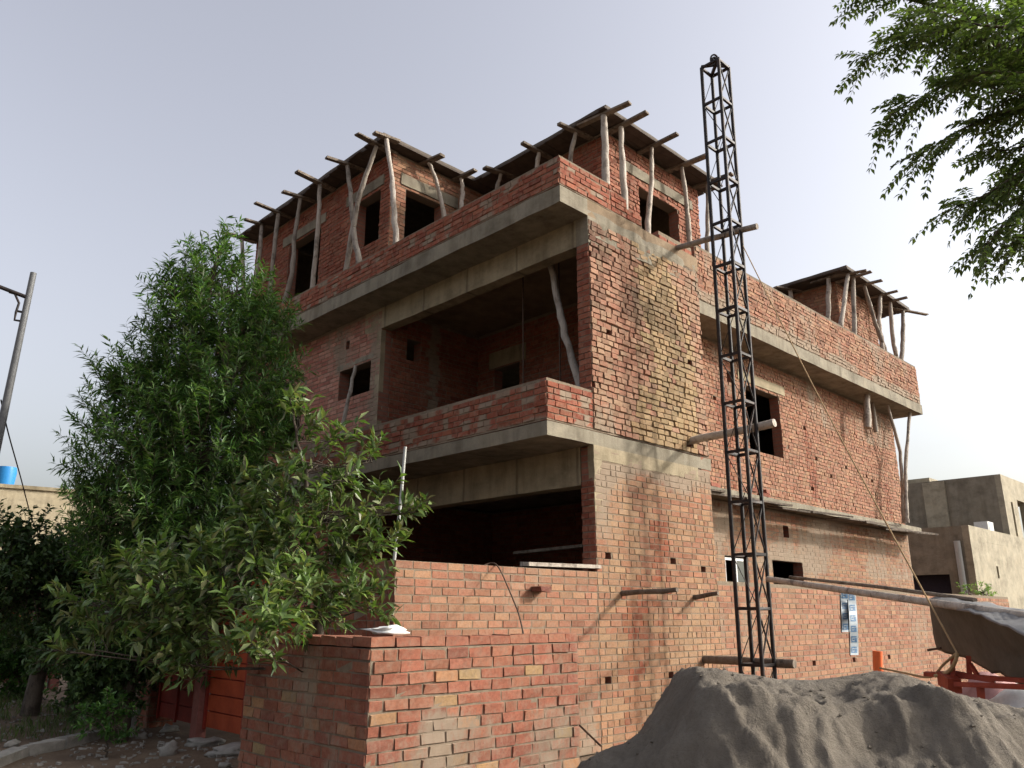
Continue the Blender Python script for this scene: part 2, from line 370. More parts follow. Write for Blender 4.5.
def hole(x, y, plane, w=.10, h=.088, ax='Y'):
    p = onY(x, y, plane) if ax == 'Y' else onX(x, y, plane); u = p[0] if ax == 'Y' else p[1]; v = snap(p[2]-h/2)
    return (u-w/2, u+w/2, v, v+snap(h))
gh = [hole(*p, YP, .13, .1) for p in ((608, 678), (671, 673), (673, 563), (703, 567), (716, 574), (608, 558), (716, 690))]
BW('side_pier_ground', H, ['Y', YP, .23, XF, XP1, 0, 3.90, gh], ['X', XF, .23, 7.001+.23, 7.24+.0, 0.0, .01, ()], pal=PAL_TAN, bond='m', smear=sm_ground, tint=tint_ground, dep=.006)
BW('porch_pier_face', H, ['X', XF, .0, YP+.23, YP+.245, 2.0, 3.43, (), {'bu': (YP+.003, YP+.24)}], pal=PAL_RED, bond='s')
def sm_pier(u, v):
    s = .16+.2*nz(u, v, 13, .9)
    if v > 7.0: s += .25
    if v < 4.9: s += (4.9-v)*.22
    if u > 10.9: s += .2
    if v < 5.6 and u < 8.9: s += .25
    return max(0, min(1, s))
def tint_pier(u, v, c):
    c = np.array(c); k = nz(u*1.1, v*.35, 2)+.35*nz(u*4, v*4, 8)
    if u < 9.4 and k < .22: c = c*.6+np.array([.28, .125, .085])*.4
    elif 9.3 < u < 11.0: c = c*.5+np.array([.30, .235, .11])*.5 if k > -.2 else c
    if v > 6.0 and nz(u*1.9, v*.9, 31) > .14: c *= .62
    if nz(u*.9, v*.5, 41) > .38: c *= .75
    return tuple(c)
ph = [hole(*p, YP, .13, .1) for p in ((608, 332), (689, 364), (592, 383), (588, 255), (689, 444))]
BW('side_pier_upper', H, ['Y', YP, .23, XF, XP1, 4.12, 7.44, ph], pal=PAL_PIER, bond='h', smear=sm_pier, tint=tint_pier, dep=.022, jit=2.2, mort='mortar_open')
BW('recess_pier_face', H, ['X', XF, .0, YP+.23, YP+.235, S1T, 6.99, (), {'bu': (YP+.003, YP+.232)}], pal=PAL_RED, bond='s')
# right hidden return of the pier and set back walls
BW('pier_return', H, ['X', XP1, .23, YP+.005, YW, 0, S2B, ()], out=1, pal=PAL_TAN, bond='m')
wv = lambda u, v: max(0, min(1, .30+.22*nz(u, v, 23, .7)+(0.3 if v > 6.3 else 0)*.6))
h1 = [(15.9, 17.45, 5.2, 6.72), (15.15, 15.4, 6.6, 6.85)] + [hole(*p, YW, .13, .1) for p in ((714, 398), (816, 459), (831, 476), (804, 428), (846, 468), (866, 475), (872, 482), (812, 487))]
def tint_side(u, v, c):
    c = np.array(c)
    if nz(u*1.3, v*.4, 51) > .3: c = c*np.array([.8, .6, .55])
    return tuple(c)
BW('first_floor_side_wall', H, ['Y', YW, .23, XP1, XE, S1T, S2B, h1], pal=PAL_SIDE, bond='h', smear=wv, tint=tint_side, dep=.012, jit=2., mort='mortar_dark')
def sm_gs(u, v): return max(0, min(1, .56+.3*nz(u, v, 33, .6)-(.18 if v < 2.6 else 0)))
h0 = [(14.56, 15.46, 2.0, 2.78), (16.48, 17.87, 2.0, 2.83), (17.1, 17.36, 3.3, 3.62)]
BW('ground_floor_side_wall', H, ['Y', YW, .23, XP1, XE+.05, 0, S1B, h0], pal=PAL_TAN, bond='s', smear=sm_gs, dep=.004)
# deep set shell, far sides
BW('far_end_wall', H, ['X', XE, .23, YW+.235, YL, 0, S2B, ()], out=1, pal=PAL_SIDE, bond='s')
BW('back_wall', H, ['Y', YL, .23, XF, XE, 0, S2B, ()], out=1, pal=PAL_SIDE, bond='s')
# front, ground floor: porch opening, wall further left
gf = BW('ground_floor_front_wall', H, ['X', XF, .23, 13.6, YL, 0, 3.9, [(15., 16.4, 1.2, 2.7)]], pal=PAL_RED, bond='s', dep=.008)
BW('porch_back_wall', H, ['X', 12.6, .23, YW+.24, YL-.3, .1, 3.9, [(9.0, 9.95, .1, 2.3)]], pal=PAL_RED, bond='s')
BW('porch_side_wall', H, ['Y', 13.6, .23, XF+.24, 12.6, .1, 3.9, ()], pal=PAL_RED, bond='s')
rect_prism('porch_floor', (XF, YP+.24, 0), (XP1, YL-.3, .22), 'concrete', H)
rect_prism('inner_floor', (XP1+.002, YW+.24, 0), (XE-.3, YL-.3, .22), 'concrete', H)
rect_prism('porch_beam', (XF+.004, YP+.25, 3.385), (XF+.26, 13.6, S1B-.003), 'concrete_pale', H)
rect_prism('porch_column', (XF+.006, 13.3, 0.23), (XF+.22, 13.598, 3.38), 'concrete', H)
# slab over ground floor with balcony
XB = 7.44
BEND = 12.28
rect_prism('first_floor_slab', (XF, YP+.0, S1B), (XE+.3, YL, S1T), 'concrete', H) if False else None
rect_prism('balcony_slab', (XB, YP-.004, S1B), (XF+.0, BEND+2.4, S1T), 'concrete', H)
rect_prism('first_floor_slab', (XF+.002, YP-.002, S1B), (XP1+.05, YL-.02, S1T-.001), 'concrete', H)
rect_prism('ledge_slab', (XP1+.052, 8.42, S1B+.02), (XE+.1, YL-.02, S1T-.03), 'concrete', H)
# concrete smear band on the pier under the slab edge
rect_prism('pier_bond_beam', (XF-.004, YP-.010, S1B-.20), (10.95, YP+.1, S1B-.002), 'concrete_pale', H)
rect_prism('pier_edge_render', (XF-.004, YP-.006, 3.0), (XF+.17, YP+.1, S1B-.203), 'concrete_pale', H, sub=.15, lump=.02)
def smp(u, v):
    k = math.floor(u/.43+.2*nz(u*.5, 2, 2)); f = u/.43-k
    return max(0, min(1, .30+.35*nz(u*2.3, v*.5, 63)+(.8 if f < .24+.1*nz(k*3.3, 1, 1) and nz(k*7.7, v*1.5, 4) > -.32 else 0)+(.3 if v < S1T+.1 else 0)))
BW('balcony_parapet', H, ['X', XB, .115, YP+.116, BEND+2.4, S1T+.01, 4.70, (), {'bu': (YP+.002, BEND+2.4)}], ['Y', YP, .115, XB, XF, S1T+.01, 4.70, ()], pal=PAL_RED, bond='s', smear=smp, dep=.012, jit=1.8)
# first floor front wall left of the recess
def sm_front(u, v): return max(0, min(1, .36+.3*nz(u*1.5, v*.5, 73)+(.25 if u < 13.9 and v > 6.4 else 0)+(.2 if u < 12.6 else 0)))
h2 = [(12.58, 13.7, 5.85, 6.42), (15.15, 16.6, 4.9, 6.4), (12.75, 12.87, 7.08, 7.17), (13.4, 13.52, 6.9, 7.0), (12.3, 12.42, 5.0, 5.1)]
BW('first_floor_front_wall', H, ['X', XF, .23, BEND, YL, S1T, S2B, h2], pal=[(.32, .12, .09), (.36, .16, .115), (.40, .2, .15)], bond='s', smear=sm_front, dep=.006)
rect_prism('window_lintel', (XF-.008, 15.0, 6.44), (XF+.1, 16.9, 6.66), 'concrete', H)
rect_prism('window_lintel', (XF-.012, 12.5, 6.46), (XF+.1, 13.8, 6.56), 'concrete', H)
rect_prism('recess_column', (XF-.006, BEND-.0, S1T), (XF+.1, BEND+.14, 6.99), 'concrete_pale', H)
rect_prism('recess_beam', (XF-.003, YP+.235, 7.01), (XF+.23, 12.85, S2B-.002), 'concrete_pale', H)
rect_prism('beam_end', (XF-.006, YP-.008, 7.0), (XF+.235, YP+.233, S2B-.002), 'concrete', H)
smd = lambda u, v: .36
BW('recess_back_wall', H, ['X', 10.9, .23, YP+.24, BEND, S1T, S2B, [(11.0, 11.75, 5.5, 6.6)]], pal=PAL_RED, bond='s', smear=smd)
BW('recess_side_wall', H, ['Y', BEND, .23, XF+.24, 10.9, S1T, S2B, [(9.0, 9.35, 6.55, 6.95)]], pal=PAL_RED, bond='s', smear=lambda u, v: .42+(.3 if abs(u-9.7) < .12 else 0))
rect_prism('recess_door_lintel', (10.88, 10.8, 6.62), (10.96, 11.9, 6.98), 'concrete_pale', H)
# second slab: front overhang and set back side overhang
XO = 7.76
rect_prism('upper_front_slab', (XO, YP-.004, S2B), (XF+.0, YL+.2, S2T), 'concrete', H)
rect_prism('upper_main_slab', (XF+.002, YP-.002, S2B), (XP1+.05, YL-.03, S2T-.001), 'concrete_brown', H)
rect_prism('upper_side_slab', (XP1+.052, 8.06, S2B), (XE+.5, YL-.03, S2T+.01), 'concrete', H)
rect_prism('pier_top_band', (XF-.0, YP-.012, 7.12), (XP1-.05, YP+.1, S2B+.1), 'concrete', H, sub=.12, lump=.05)
def smq(u, v):
    k = math.floor(u/.5+.2*nz(u*.5, 2, 7)); f = u/.5-k
    return max(0, min(1, .26+.4*nz(u*2.2, v*.6, 83)+(.7 if f < .22 and nz(k*5.7, v*1.5, 14) > -.1 else 0)))
BW('upper_front_parapet', H, ['X', XO, .115, YP+.116, YL+.2, S2T+.01, 8.21, (), {'bu': (YP+.002, YL+.2)}], ['Y', YP, .115, XO, 8.95, S2T+.01, 8.21, ()], pal=PAL_RED, bond='s', smear=smq, dep=.012, jit=1.8)
BW('stepped_parapet_stub', H, ['Y', YP, .23, 8.95, 9.35, S2T, 8.10, ()], ['Y', YP, .23, 9.35, 9.75, S2T, 7.93, ()], pal=PAL_RED, bond='s', smear=lambda u, v: .4, dep=.012, jit=2.)
BW('parapet_stub', H, ['Y', YP+.06, .23, 10.3, 11.28, S2T, 7.90, ()], pal=PAL_RED, bond='s', smear=lambda u, v: .4, dep=.012, jit=2.)
sms = lambda u, v: max(0, min(1, .45+.35*nz(u*1.2, v*.6, 93)+(.25 if v < 7.95 else 0)))
def tint_par(u, v, c): return tuple(np.array(c)*(.75 if nz(u*5, v*1.3, 3) > .25 else 1.))
BW('side_parapet', H, ['Y', 8.07, .115, 13.0, XE+.45, S2T+.02, 8.94, ()], ['X', XE+.45, .115, 8.19, 12, S2T+.02, 8.94, {'out': 1}], ['X', 13.0, .115, 8.19, 8.75, S2T+.02, 8.94, ()], pal=PAL_SIDE, bond='m', smear=sms, tint=tint_par, dep=.016, jit=2.6, mort='mortar_dark')
# second floor rooms
pr = PAL_RED+PAL_SIDE[:2]
wl = [(14.95, 16.4, 8.7, 10.22), (12.62, 13.5, 9.05, 10.25)]
BW('roof_room_front_wall', H, ['X', XF+.04, .23, 12.495, YL-.1, S2T, RB-.03, wl, {'bu': (12.264, YL-.1)}], pal=PAL_RED, bond='s', dep=.012, jit=1.8, smear=lambda u, v: .3+.3*nz(u, v, 4))
pw = [onY(406, 192, 12.26), onY(441, 210, 12.26)]
BW('roof_room_inner_wall', H, ['Y', 12.26, .23, XF+.04, 11.05, S2T, RB-.03, [(pw[0][0], pw[1][0], 8.9, 10.25)]], pal=PAL_SIDE, bond='s', dep=.010, smear=lambda u, v: .35)
BW('roof_room_terrace_wall', H, ['X', 11.05, .23, YW+.132, 12.26, S2T, RB-.03, (), {'bu': (YW-.098, 12.26)}], pal=PAL_RED, bond='s', dep=.010)
BW('roof_room_side_wall', H, ['Y', YW-.1, .23, 11.05, 14.3, S2T, RB-.03, [(12.05, 13.45, 8.75, 10.16)]], pal=PAL_NEAR[:6], bond='e', dep=.016, jit=2.2, smear=lambda u, v: .28)
BW('roof_room_end_wall', H, ['X', 14.3, .23, YW+.14, YL-.1, S2T, RB-.03, ()], out=1, pal=PAL_RED)
BW('roof_room_back_wall', H, ['Y', YL-.1, .23, XF+.04, 14.3, S2T, RB-.03, ()], out=1, pal=PAL_RED)
for a, b in (((XF+.005, 12.5, 10.27), (XF+.12, 13.9, 10.50)), ((XF+.005, 14.75, 10.25), (XF+.12, 16.7, 10.48)), ((8.65, 12.225, 10.27), (10.2, 12.35, 10.52)), ((11.6, YW-.14, 10.3), (14.0, YW-.05, 10.52))):
    rect_prism('window_lintel', a, b, 'concrete', H)
# roof slab (L shaped) with thin edge
rect_prism('roof_slab', (8.0, 12.0, RB+.03), (11.0, YL+.1, RB+.10), 'sheet', H)
rect_prism('roof_slab', (10.5, 8.25, RB+.035), (14.6, 11.998, RB+.10), 'sheet', H)
rect_prism('roof_slab', (11.002, 12.001, RB+.03), (14.6, YL+.1, RB+.10), 'sheet', H)
# far roof room
FX0, FX1 = 21.6, 24.3
BW('far_roof_room_wall', H, ['Y', YW, .23, FX0, FX1, S2T, RB-.03, ()], ['X', FX0, .23, YW+.232, 14.2, S2T, RB-.03, (), {'bu': (YW+.003, 14.2)}], ['X', FX1, .23, YW+.235, 14.2, S2T, RB-.03, {'out': 1}], pal=PAL_SIDE, bond='e', dep=.014, jit=2.2)
rect_prism('far_roof_slab', (21.0, 8.2, RB+.03), (25.6, 14.6, RB+.10), 'sheet', H)
# lintel of side window and its stains; frames
rect_prism('window_lintel', (15.6, YW-.035, 6.76), (17.75, YW+.06, 6.98), 'concrete_pale', H)
fr = MB()
for a, b in (((14.56, YW+.02, 2.0), (14.61, YW+.08, 2.78)), ((15.41, YW+.02, 2.0), (15.46, YW+.08, 2.78)), ((14.611, YW+.02, 2.73), (15.409, YW+.08, 2.78)), ((14.99, YW+.02, 2.0), (15.04, YW+.08, 2.729))): fr.box(a, b)
wf = fr.build('window_frame', 'white', H)
g = MB(); g.box((15.04, YW+.045, 2.01), (15.41, YW+.055, 2.73)); g.build('pane', 'glass', wf)
# ================================================================== formwork boards under the roofs
def deck(name, label, boxes, along, n_edge=0):
    mb = MB()
    for (x0, y0, x1, y1) in boxes:
        if along == 'x':
            y = y0
            while y < y1-.02:
                w = rnd.uniform(.16, .24); w = min(w, y1-y); mb.box((x0+rnd.uniform(-.05, .03), y+.003, RB-.012+rnd.uniform(-.004, .004)), (x1+rnd.uniform(-.03, .05), y+w-.003, RB+.026+rnd.uniform(-.003, .003))); y += w
        else:
            x = x0
            while x < x1-.02:
                w = rnd.uniform(.16, .24); w = min(w, x1-x); mb.box((x+.003, y0+rnd.uniform(-.05, .03), RB-.012+rnd.uniform(-.004, .004)), (x+w-.003, y1+rnd.uniform(-.03, .05), RB+.026+rnd.uniform(-.003, .003))); x += w
    o = mb.build(name, 'ply'); tag(o, label, 'formwork', 'board formwork under the roofs'); return o
deck('roof_formwork', 'dark boards under the overhanging L-shaped roof nearest the camera', [(7.98, 12.25, 8.37, YL+.12), (7.98, 11.97, 11.0, 12.24), (10.47, 8.22, 11.03, 11.96), (11.04, 8.22, 14.62, 8.68), (14.32, 8.7, 14.62, 12.)], 'x')
deck('roof_formwork', 'dark boards under the small roof at the far right end of the house', [(20.97, 8.18, 21.58, 14.6), (21.59, 8.18, 25.62, 8.78), (24.32, 8.79, 25.62, 12.6)], 'x')
# ================================================================== timber props
def prop(pts, label, group, bd=None, r=.05, mat='pole', zt=RB-.02, zb=None, blen=1.1, bshift=-.2, name='timber_prop'):
    pts = [np.array(p, float) for p in pts]
    if zt is not None:
        d = (pts[0]-pts[1]); d /= d[2]; pts[0] = pts[0]+d*(zt-.05-pts[0][2])
    if zb is not None:
        d = (pts[-1]-pts[-2]); d /= d[2]; k = max(-.12, min(.12, 0)); e = pts[-1]+np.array([d[0]*.3, d[1]*.3, 1.])*(zb-pts[-1][2]); pts.append(e)
    # refine with small crooks
    path = []
    for i in range(len(pts)-1):
        for k in range(4):
            t = k/4; p = pts[i]*(1-t)+pts[i+1]*t
            if i or k: p = p+np.array([rnd.uniform(-.012, .012), rnd.uniform(-.012, .012), 0])
            path.append(p)
    path.append(pts[-1]); n = len(path)
    t = thing(name, label, 'prop', path[-1], group)
    mb = MB(); mb.tube(path, [r*(.78+.4*i/n)*rnd.uniform(.88, 1.12) for i in range(n)], 9, wob=.08); mb.build('pole', mat, t)
    if bd is not None:
        top = path[0]+np.array([0, 0, .03]); bd = np.array(bd, float)/np.linalg.norm(bd)
        b = MB(); tl = rnd.uniform(-.05, .05)
        a0 = top+bd*(blen*.5+bshift*-1)+np.array([0, 0, tl*1.]); a1 = top-bd*(blen*.5+bshift)-np.array([0, 0, tl])
        b.board(a0, a1, rnd.uniform(.10, .15), .045, j=.008); b.build('head_board', 'plank', t)
    return t
GL = 'timber props under the roof edges'
lab = {0: 'straight grey pole at the far left end of the roof, standing free of the wall', 1: 'bent grey pole second from the left roof end, against red brick', 2: 'thick grey pole third from the left roof end beside the larger opening', 3: 'S-curved pole crossing the larger dark roof room opening', 4: 'nearly straight pole at the right edge of the larger roof room opening', 5: 'knotty pole leaning right, crossing another pole to form an X', 6: 'long curved pole leaning left, the other half of the crossed pair', 7: 'pale peeled pole at the near corner of the left roof room', }
LP = [[(241.9, 235), (244, 290)], [(261.5, 225), (261, 245), (255.5, 279)], [(278.8, 210), (274, 250), (269, 298)], [(300.7, 196.6), (293.8, 243), (292.5, 273), (285.6, 298)], [(320.3, 181.6), (318.4, 226.7), (313, 285.5)], [(347, 162.5), (351, 199), (354, 235), (359.5, 259.5)], [(374.5, 151.5), (362, 185.7), (355.4, 213), (347, 262)], [(386.8, 142), (392, 180), (393.6, 205), (396.4, 239)]]
for i, P_ in enumerate(LP):
    xx = 8.02
    prop([onX(a, b, xx if k < 1 else 7.97) for k, (a, b) in enumerate(P_)], lab[i], GL, (-1, rnd.uniform(-.15, .15), 0), r=.055, mat='pole_pale' if i in (7,) else 'pole', zb=S2T, blen=[.5, .5, .9, .5, .9, .6, .6, .2][i]+.4, bshift=0)
prop([onY(426.5, 158.4, 12.03), onY(436, 180, 12.03), onY(444, 214.4, 12.0)], 'pale bent pole before the window on the right face of the left roof room', GL, (.05, -1, 0), mat='pole_pale', zb=S2T, blen=.9, bshift=0)
prop([onY(461, 176, 12.03), onY(462.5, 190, 12.03), onY(462, 205, 12.0)], 'short pale pole near the inner corner where the two roofs meet', GL, (.05, -1, 0), mat='pole_pale', zb=S2T, blen=.9, bshift=0)
RP = [([(503, 166.5), (497.5, 185)], 'stubby leaning pole above the front parapet, leftmost under the right roof'), ([(539.5, 150), (537.3, 163)], 'short pole showing just above the front parapet, second from left under the right roof'), ([(576.5, 129.6), (570, 156.7)], 'pole leaning left above the parapet corner, just left of the tall corner pole')]
for P_, lb in RP: prop([onX(a, b, 10.6) for a, b in P_], lb, GL, (-1, .1, 0), zb=S2T, blen=.9, bshift=0)
SP = [([(603.5, 110.8), (604.6, 148), (605.6, 179.6)], 'thick pale corner pole rising to the highest point of the right roof', 'pole_pale', .075), ([(620.8, 119), (621, 152.5), (624.4, 192)], 'pale pole right beside the thick corner pole', 'pole_pale', .065), ([(651.9, 140), (651.5, 181.7), (648, 223)], 'pole crossing the roof room window beside the lattice tower', 'pole', .055), ([(680.6, 159.8), (685.8, 198), (688.3, 226.5)], 'pole leaning against red brick right of the roof room window, left of the tower', 'pole', .055), ([(707.5, 192), (707.5, 215), (707, 246)], 'thin dark pole seen through the lattice tower at the roof end', 'pole', .05)]
for P_, lb, mt_, r_ in SP: prop([onY(a, b, 8.36) for a, b in P_], lb, GL, (.1, -1, 0), mat=mt_, r=r_, zb=S2T, blen=1.2, bshift=0)
FP = [([(828.4, 280), (828.4, 318)], 'straight pole at the dark front face of the far roof room'), ([(847.5, 279), (841, 325)], 'pole leaning left at the near corner of the far roof room'), ([(853.5, 284), (854.5, 334)], 'upright pole second along the lit face of the far roof room'), ([(866.5, 293.5), (875, 323.5), (884, 348)], 'long pole leaning right across the lit face of the far roof room'), ([(880, 302.6), (879, 320), (882, 344)], 'upright pole behind the leaning one at the far roof room end'), ([(891, 314), (893, 340), (897, 359)], 'free standing bent pole under the far roof, second from its right end'), ([(903, 315.7), (903, 340), (901.5, 361)], 'rightmost free standing pole under the far roof')]
for i, (P_, lb) in enumerate(FP): prop([(onY(a, b, 8.3) if i else onX(a, b, 21.15)) for a, b in P_], lb, GL, (.1, -1, 0) if i != 6 else (1, -.35, 0), r=.07, zb=S2T+.05, blen=1.0 if i != 6 else 2.2, bshift=0)
prop([onX(790, 289, 21.2), onX(791, 300, 21.2)], 'short pole end at the left tip of the far roof', GL, (-1, .3, 0), r=.07, zb=S2T+.05, blen=1.2, bshift=0)
# props on the first floor
G2 = 'timber props on the first floor'
prop([onX(552, 271, 8.85), onX(558, 300, 8.85), onX(565, 335, 8.8), onX(580, 384, 8.75)], 'pale leaning pole propping the beam of the open first floor balcony', G2, r=.06, mat='pole_pale', zt=S2B+.03, zb=S1T)
prop([onX(355.5, 366, 8.25), onX(350, 392, 8.1), onX(343, 423, 7.95)], 'pole leaning in front of the small first floor window', G2, r=.042, zt=None, zb=S1T)
prop([onY(867, 392, 8.3), onY(867.5, 428, 8.3)], 'square short post under the right hand overhang', G2, r=.10, mat='pole', zt=S2B+.04, zb=None)
prop([onY(872, 398, 8.55), onY(876, 432, 8.6)], 'leaning short post tucked behind the square post under the right overhang', G2, r=.06, zt=S2B+.04, zb=None)
prop([onY(893, 425, 8.35), onY(900, 452, 8.35), onY(903, 490, 8.33), onY(903, 508, 8.33)], 'curved long prop at the far right end, left one of the pair against the sky', G2, r=.055, zt=S2B+.04, zb=S1T-.02)
prop([onY(910, 410, 8.25), onY(907, 450, 8.25), onY(905, 480, 8.22), onY(906, 512, 8.2)], 'straight long prop at the far right end, right one of the pair against the sky', G2, r=.055, zt=S2B+.04, zb=S1T-.02)
# thin steel props in the balcony
for (a, b, lb) in (((523, 332), (523.5, 386), 'thin dim pipe standing left inside the dark balcony'), ((560, 345), (560, 382), 'thin dark rod standing right inside the balcony beside the leaning pole')):
    p, q = onX(*a, 9.0), onX(*b, 9.0); p[2] = S2B; q[2] = S1T; mb = MB(); mb.tube([p, q], .014, 7); tag(mb.build('steel_pipe', 'rust'), lb, 'pipe')
# ================================================================== planks on the ledge
def plank(name, p, q, w, t, label, group, mat='plank', up=(0, 0, 1), cat='plank'):
    mb = MB(); mb.board(p, q, w, t, up, j=.006); return tag(mb.build(name, mat), label, cat, group)
GLd = 'loose boards along the first floor ledge'
x = 11.6; k = 0
place = ['at the left end of the ledge behind the tower', 'just right of the tower base on the ledge', 'third from the tower along the ledge', 'near the middle of the ledge, left of centre', 'at the middle of the ledge', 'right of the middle of the ledge', 'third from the right end of the ledge', 'second from the right end of the ledge', 'at the right end of the ledge by the long props']
while k < 9:
    l_ = 1.75; o = rnd.uniform(-.03, .10); z0 = S1B-.06+rnd.uniform(-.02, .03)
    plank('ledge_board', (x-.25, 8.16+o, z0-.02), (x+l_, 8.16-.4*o+rnd.uniform(-.06, .06), z0+.035), .34, .04, 'weathered board '+place[k], GLd, 'ledgewood', up=(0, rnd.uniform(-.35, .1), 1))
    x += 1.4; k += 1
GB = 'red bricks stacked on the ledge'
for i, (a, b, c0) in enumerate(((770, 487, 0), (775, 488, 1), (772, 480, 2), (762, 482, 3), (720, 486, 4), (726, 485, 5))):
    p = onY(a, b, 8.3); mb = MB(); mb.obox((p[0], 8.47+.06*(i % 2), S1T-.03+.042+(.08 if i in (2, 3) else 0)), (1, .2*(i % 3)-.2, 0), (-(.2*(i % 3)-.2), 1, 0), (0, 0, 1), .115, .055, .037, j=.003, col=(.22, .07, .045))
    tag(mb.build('loose_brick', 'brick'), ['red brick at the bottom left of the pile beside the window', 'red brick at the bottom right of the pile beside the window', 'red brick lying on top of the pile under the side window', 'red brick on the left part of the pile by the tower', 'loose red brick left of the tower on the ledge', 'loose red brick directly behind the tower leg on the ledge'][i], 'brick', GB)
# ================================================================== beams and sticks out of the wall
GP = 'putlog poles sticking out of the brick side wall'
def stick(p, q, r, label, mat='plank', r2=None, name='putlog_pole'):
    p = np.array(p); q = np.array(q); n = 6; path = [p+(q-p)*k/n+np.array([rnd.uniform(-.008, .008) for _ in range(3)]) for k in range(n+1)]
    mb = MB(); mb.tube(path, [r+(r2-r if r2 else 0)*k/n for k in range(n+1)], 9, wob=.04); return tag(mb.build(name, mat), label, 'pole', GP)
def outp(x0, y0, x1, y1, back=.35):
    a = onY(x0, y0, YP); b = onX(x1, y1, a[0]); d = (b-a); d /= np.linalg.norm(d); return a-d*back, b
p, q = outp(691, 441, 775, 423); stick(p, q, .062, 'thick pale pole through the wall just above the first floor band, passing behind the tower', 'pole_pale')
p, q = outp(678, 248, 757, 226); stick(p, q, .05, 'long pole resting on top of the brick pier, tied to the upper tower', 'pole')
p, q = outp(622, 593, 677, 590); stick(p, q, .042, 'pole sticking out of the side wall at porch sill height, left of two', 'plank', .03)
p, q = outp(694, 597, 718, 593); stick(p, q, .045, 'short broken pole sticking out of the wall right of the longer one', 'plank', .03)
p, q = outp(704, 659, 795, 664); stick(p, q, .06, 'low thick timber behind the tower foot just above the sand', 'plank')
# brick stub
p = onY(536, 589, YP); mb = MB(); mb.obox(p+np.array([0, -.05, 0]), (1, 0, 0), (0, 1, 0), (0, .1, 1), .09, .13, .036, j=.01, col=(.15, .055, .04)); tag(mb.build('loose_brick', 'brick'), 'dark broken brick sticking out of the boundary wall below the porch sill', 'brick')
plank('sill_board', (7.1, 7.08, 2.25), (8.45, 7.06, 2.27), .16, .05, 'pale board lying along the top of the wall at the porch opening', None, 'pole', cat='board')
# ================================================================== boundary walls
bh = [hole(a, b, YP, .12, .09) for a, b in ((814, 663), (854, 661), (889, 657))]
sb = lambda u, v: max(0, min(1, .36+.26*nz(u, v, 103, .8)))
bwr = BW('boundary_wall', None, ['Y', YP, .23, XP1+.005, 26.5, 0, 2.17, bh], pal=PAL_SIDE, bond='s', smear=sb, dep=.005)
tag(bwr, 'long pinkish brick boundary wall running right from the pier behind the lattice tower', 'wall')
bt = lambda u, v, c: tuple(np.array(c)*np.array([1.0, .98, 1.0]))
mb = MB(); wall(mb, 'Y', YP, .23, 5.10, XF-.004, 0, 2.2, (), smear=sb, dep=.005, pal=PAL_SIDE, bond='s'); wall(mb, 'X', 5.10, .23, YP+.232, 9.0, 0, 2.2, (), bu=(YP+.003, 9.0), smear=sb, dep=.005, pal=PAL_RED, bond='s')
tag(mb.build('boundary_wall', ['mortar', 'brick', 'reveal']), 'brick boundary wall between the garden bed and the porch opening, bent bar over its top', 'wall')
mb = MB(); mb.v = []
def sn(u, v): return max(0, min(1, .40+.3*nz(u, v, 113, 1.3)+(.25 if v < .9 else 0)*.5))
def tn(u, v, c):
    return (.31*rnd.uniform(.8, 1.1), .165*rnd.uniform(.85, 1.1), .085) if (rnd.random() < (.10 if u > 5.1 or v < 1.0 else .07)) else c
gw = thing('garden_wall', 'low rough red brick wall round the garden bed in the foreground corner', 'wall', (3.53, 5.1, 0))
BW('street_side', gw, ['Y', 5.1, .23, 3.53, 5.80, 0, 1.408, ()], pal=PAL_NEAR[:6], bond='s', smear=sn, tint=tn, dep=.009, jit=1.8)
BW('gate_side', gw, ['X', 3.53, .23, 5.33, 6.98, 0, 1.408, (), {'bu': (5.103, 6.98)}], pal=PAL_NEAR[:6], bond='s', smear=lambda u, v: .38+.3*nz(u, v, 7, 1.3), tint=lambda u, v, c: tn(0, v, c), dep=.009, jit=1.8)
BW('house_side', gw, ['X', 5.80, .23, 5.33, 6.98, 0, 1.408, ()], out=1, pal=PAL_NEAR)
cp = MB()
for (ax, c0, u0, u1) in (('x', 5.098, 3.52, 5.80), ('y', 3.52, 5.33, 6.98)):
    u = u0
    while u < u1-.1:
        l_ = min(rnd.uniform(.225, .245), u1-u); 
        ctr = (u+l_/2, 5.098+.118, 1.408+.043) if ax == 'x' else (3.525+.118, u+l_/2, 1.408+.043)
        col = rnd.choice(PAL_NEAR[:6]); col = tuple(q*1.0 for q in col)
        cp.obox((ctr[0], ctr[1], ctr[2]+rnd.uniform(-.004, .003)), (1, rnd.uniform(-.02, .02), 0) if ax == 'x' else (0, 1, 0), (0, 1, 0) if ax == 'x' else (-1, 0, 0), (0, 0, 1), l_/2-.006, .118, .034, 0, .005, col); u += l_
cp.build('coping_course', 'brick', gw)
sk = MB()
def blob(mb, c, ax, ay, az, n=10, m=14, rough=.12, seed=0, mi=0, flat=0., col=(.5, .5, .5)):
    vs = []; fs = []
    for i in range(n+1):
        th = math.pi*i/n
        for k in range(m):
            ph = 2*math.pi*k/m; d = np.array([math.sin(th)*math.cos(ph), math.sin(th)*math.sin(ph), math.cos(th)])
            r = 1+rough*2*nz(d[0]*1.7+seed, d[1]*1.7, d[2]*1.7)+rough*nz(d[0]*5+seed, d[1]*5, d[2]*5)
            p = d*r; p[2] = max(p[2], -1+flat); vs.append((c[0]+p[0]*ax, c[1]+p[1]*ay, c[2]+p[2]*az))
    for i in range(n):
        for k in range(m): fs.append((i*m+k, i*m+(k+1) % m, (i+1)*m+(k+1) % m, (i+1)*m+k)[::-1])
    mb.shape(vs, fs, mi, smooth=True, col=col)
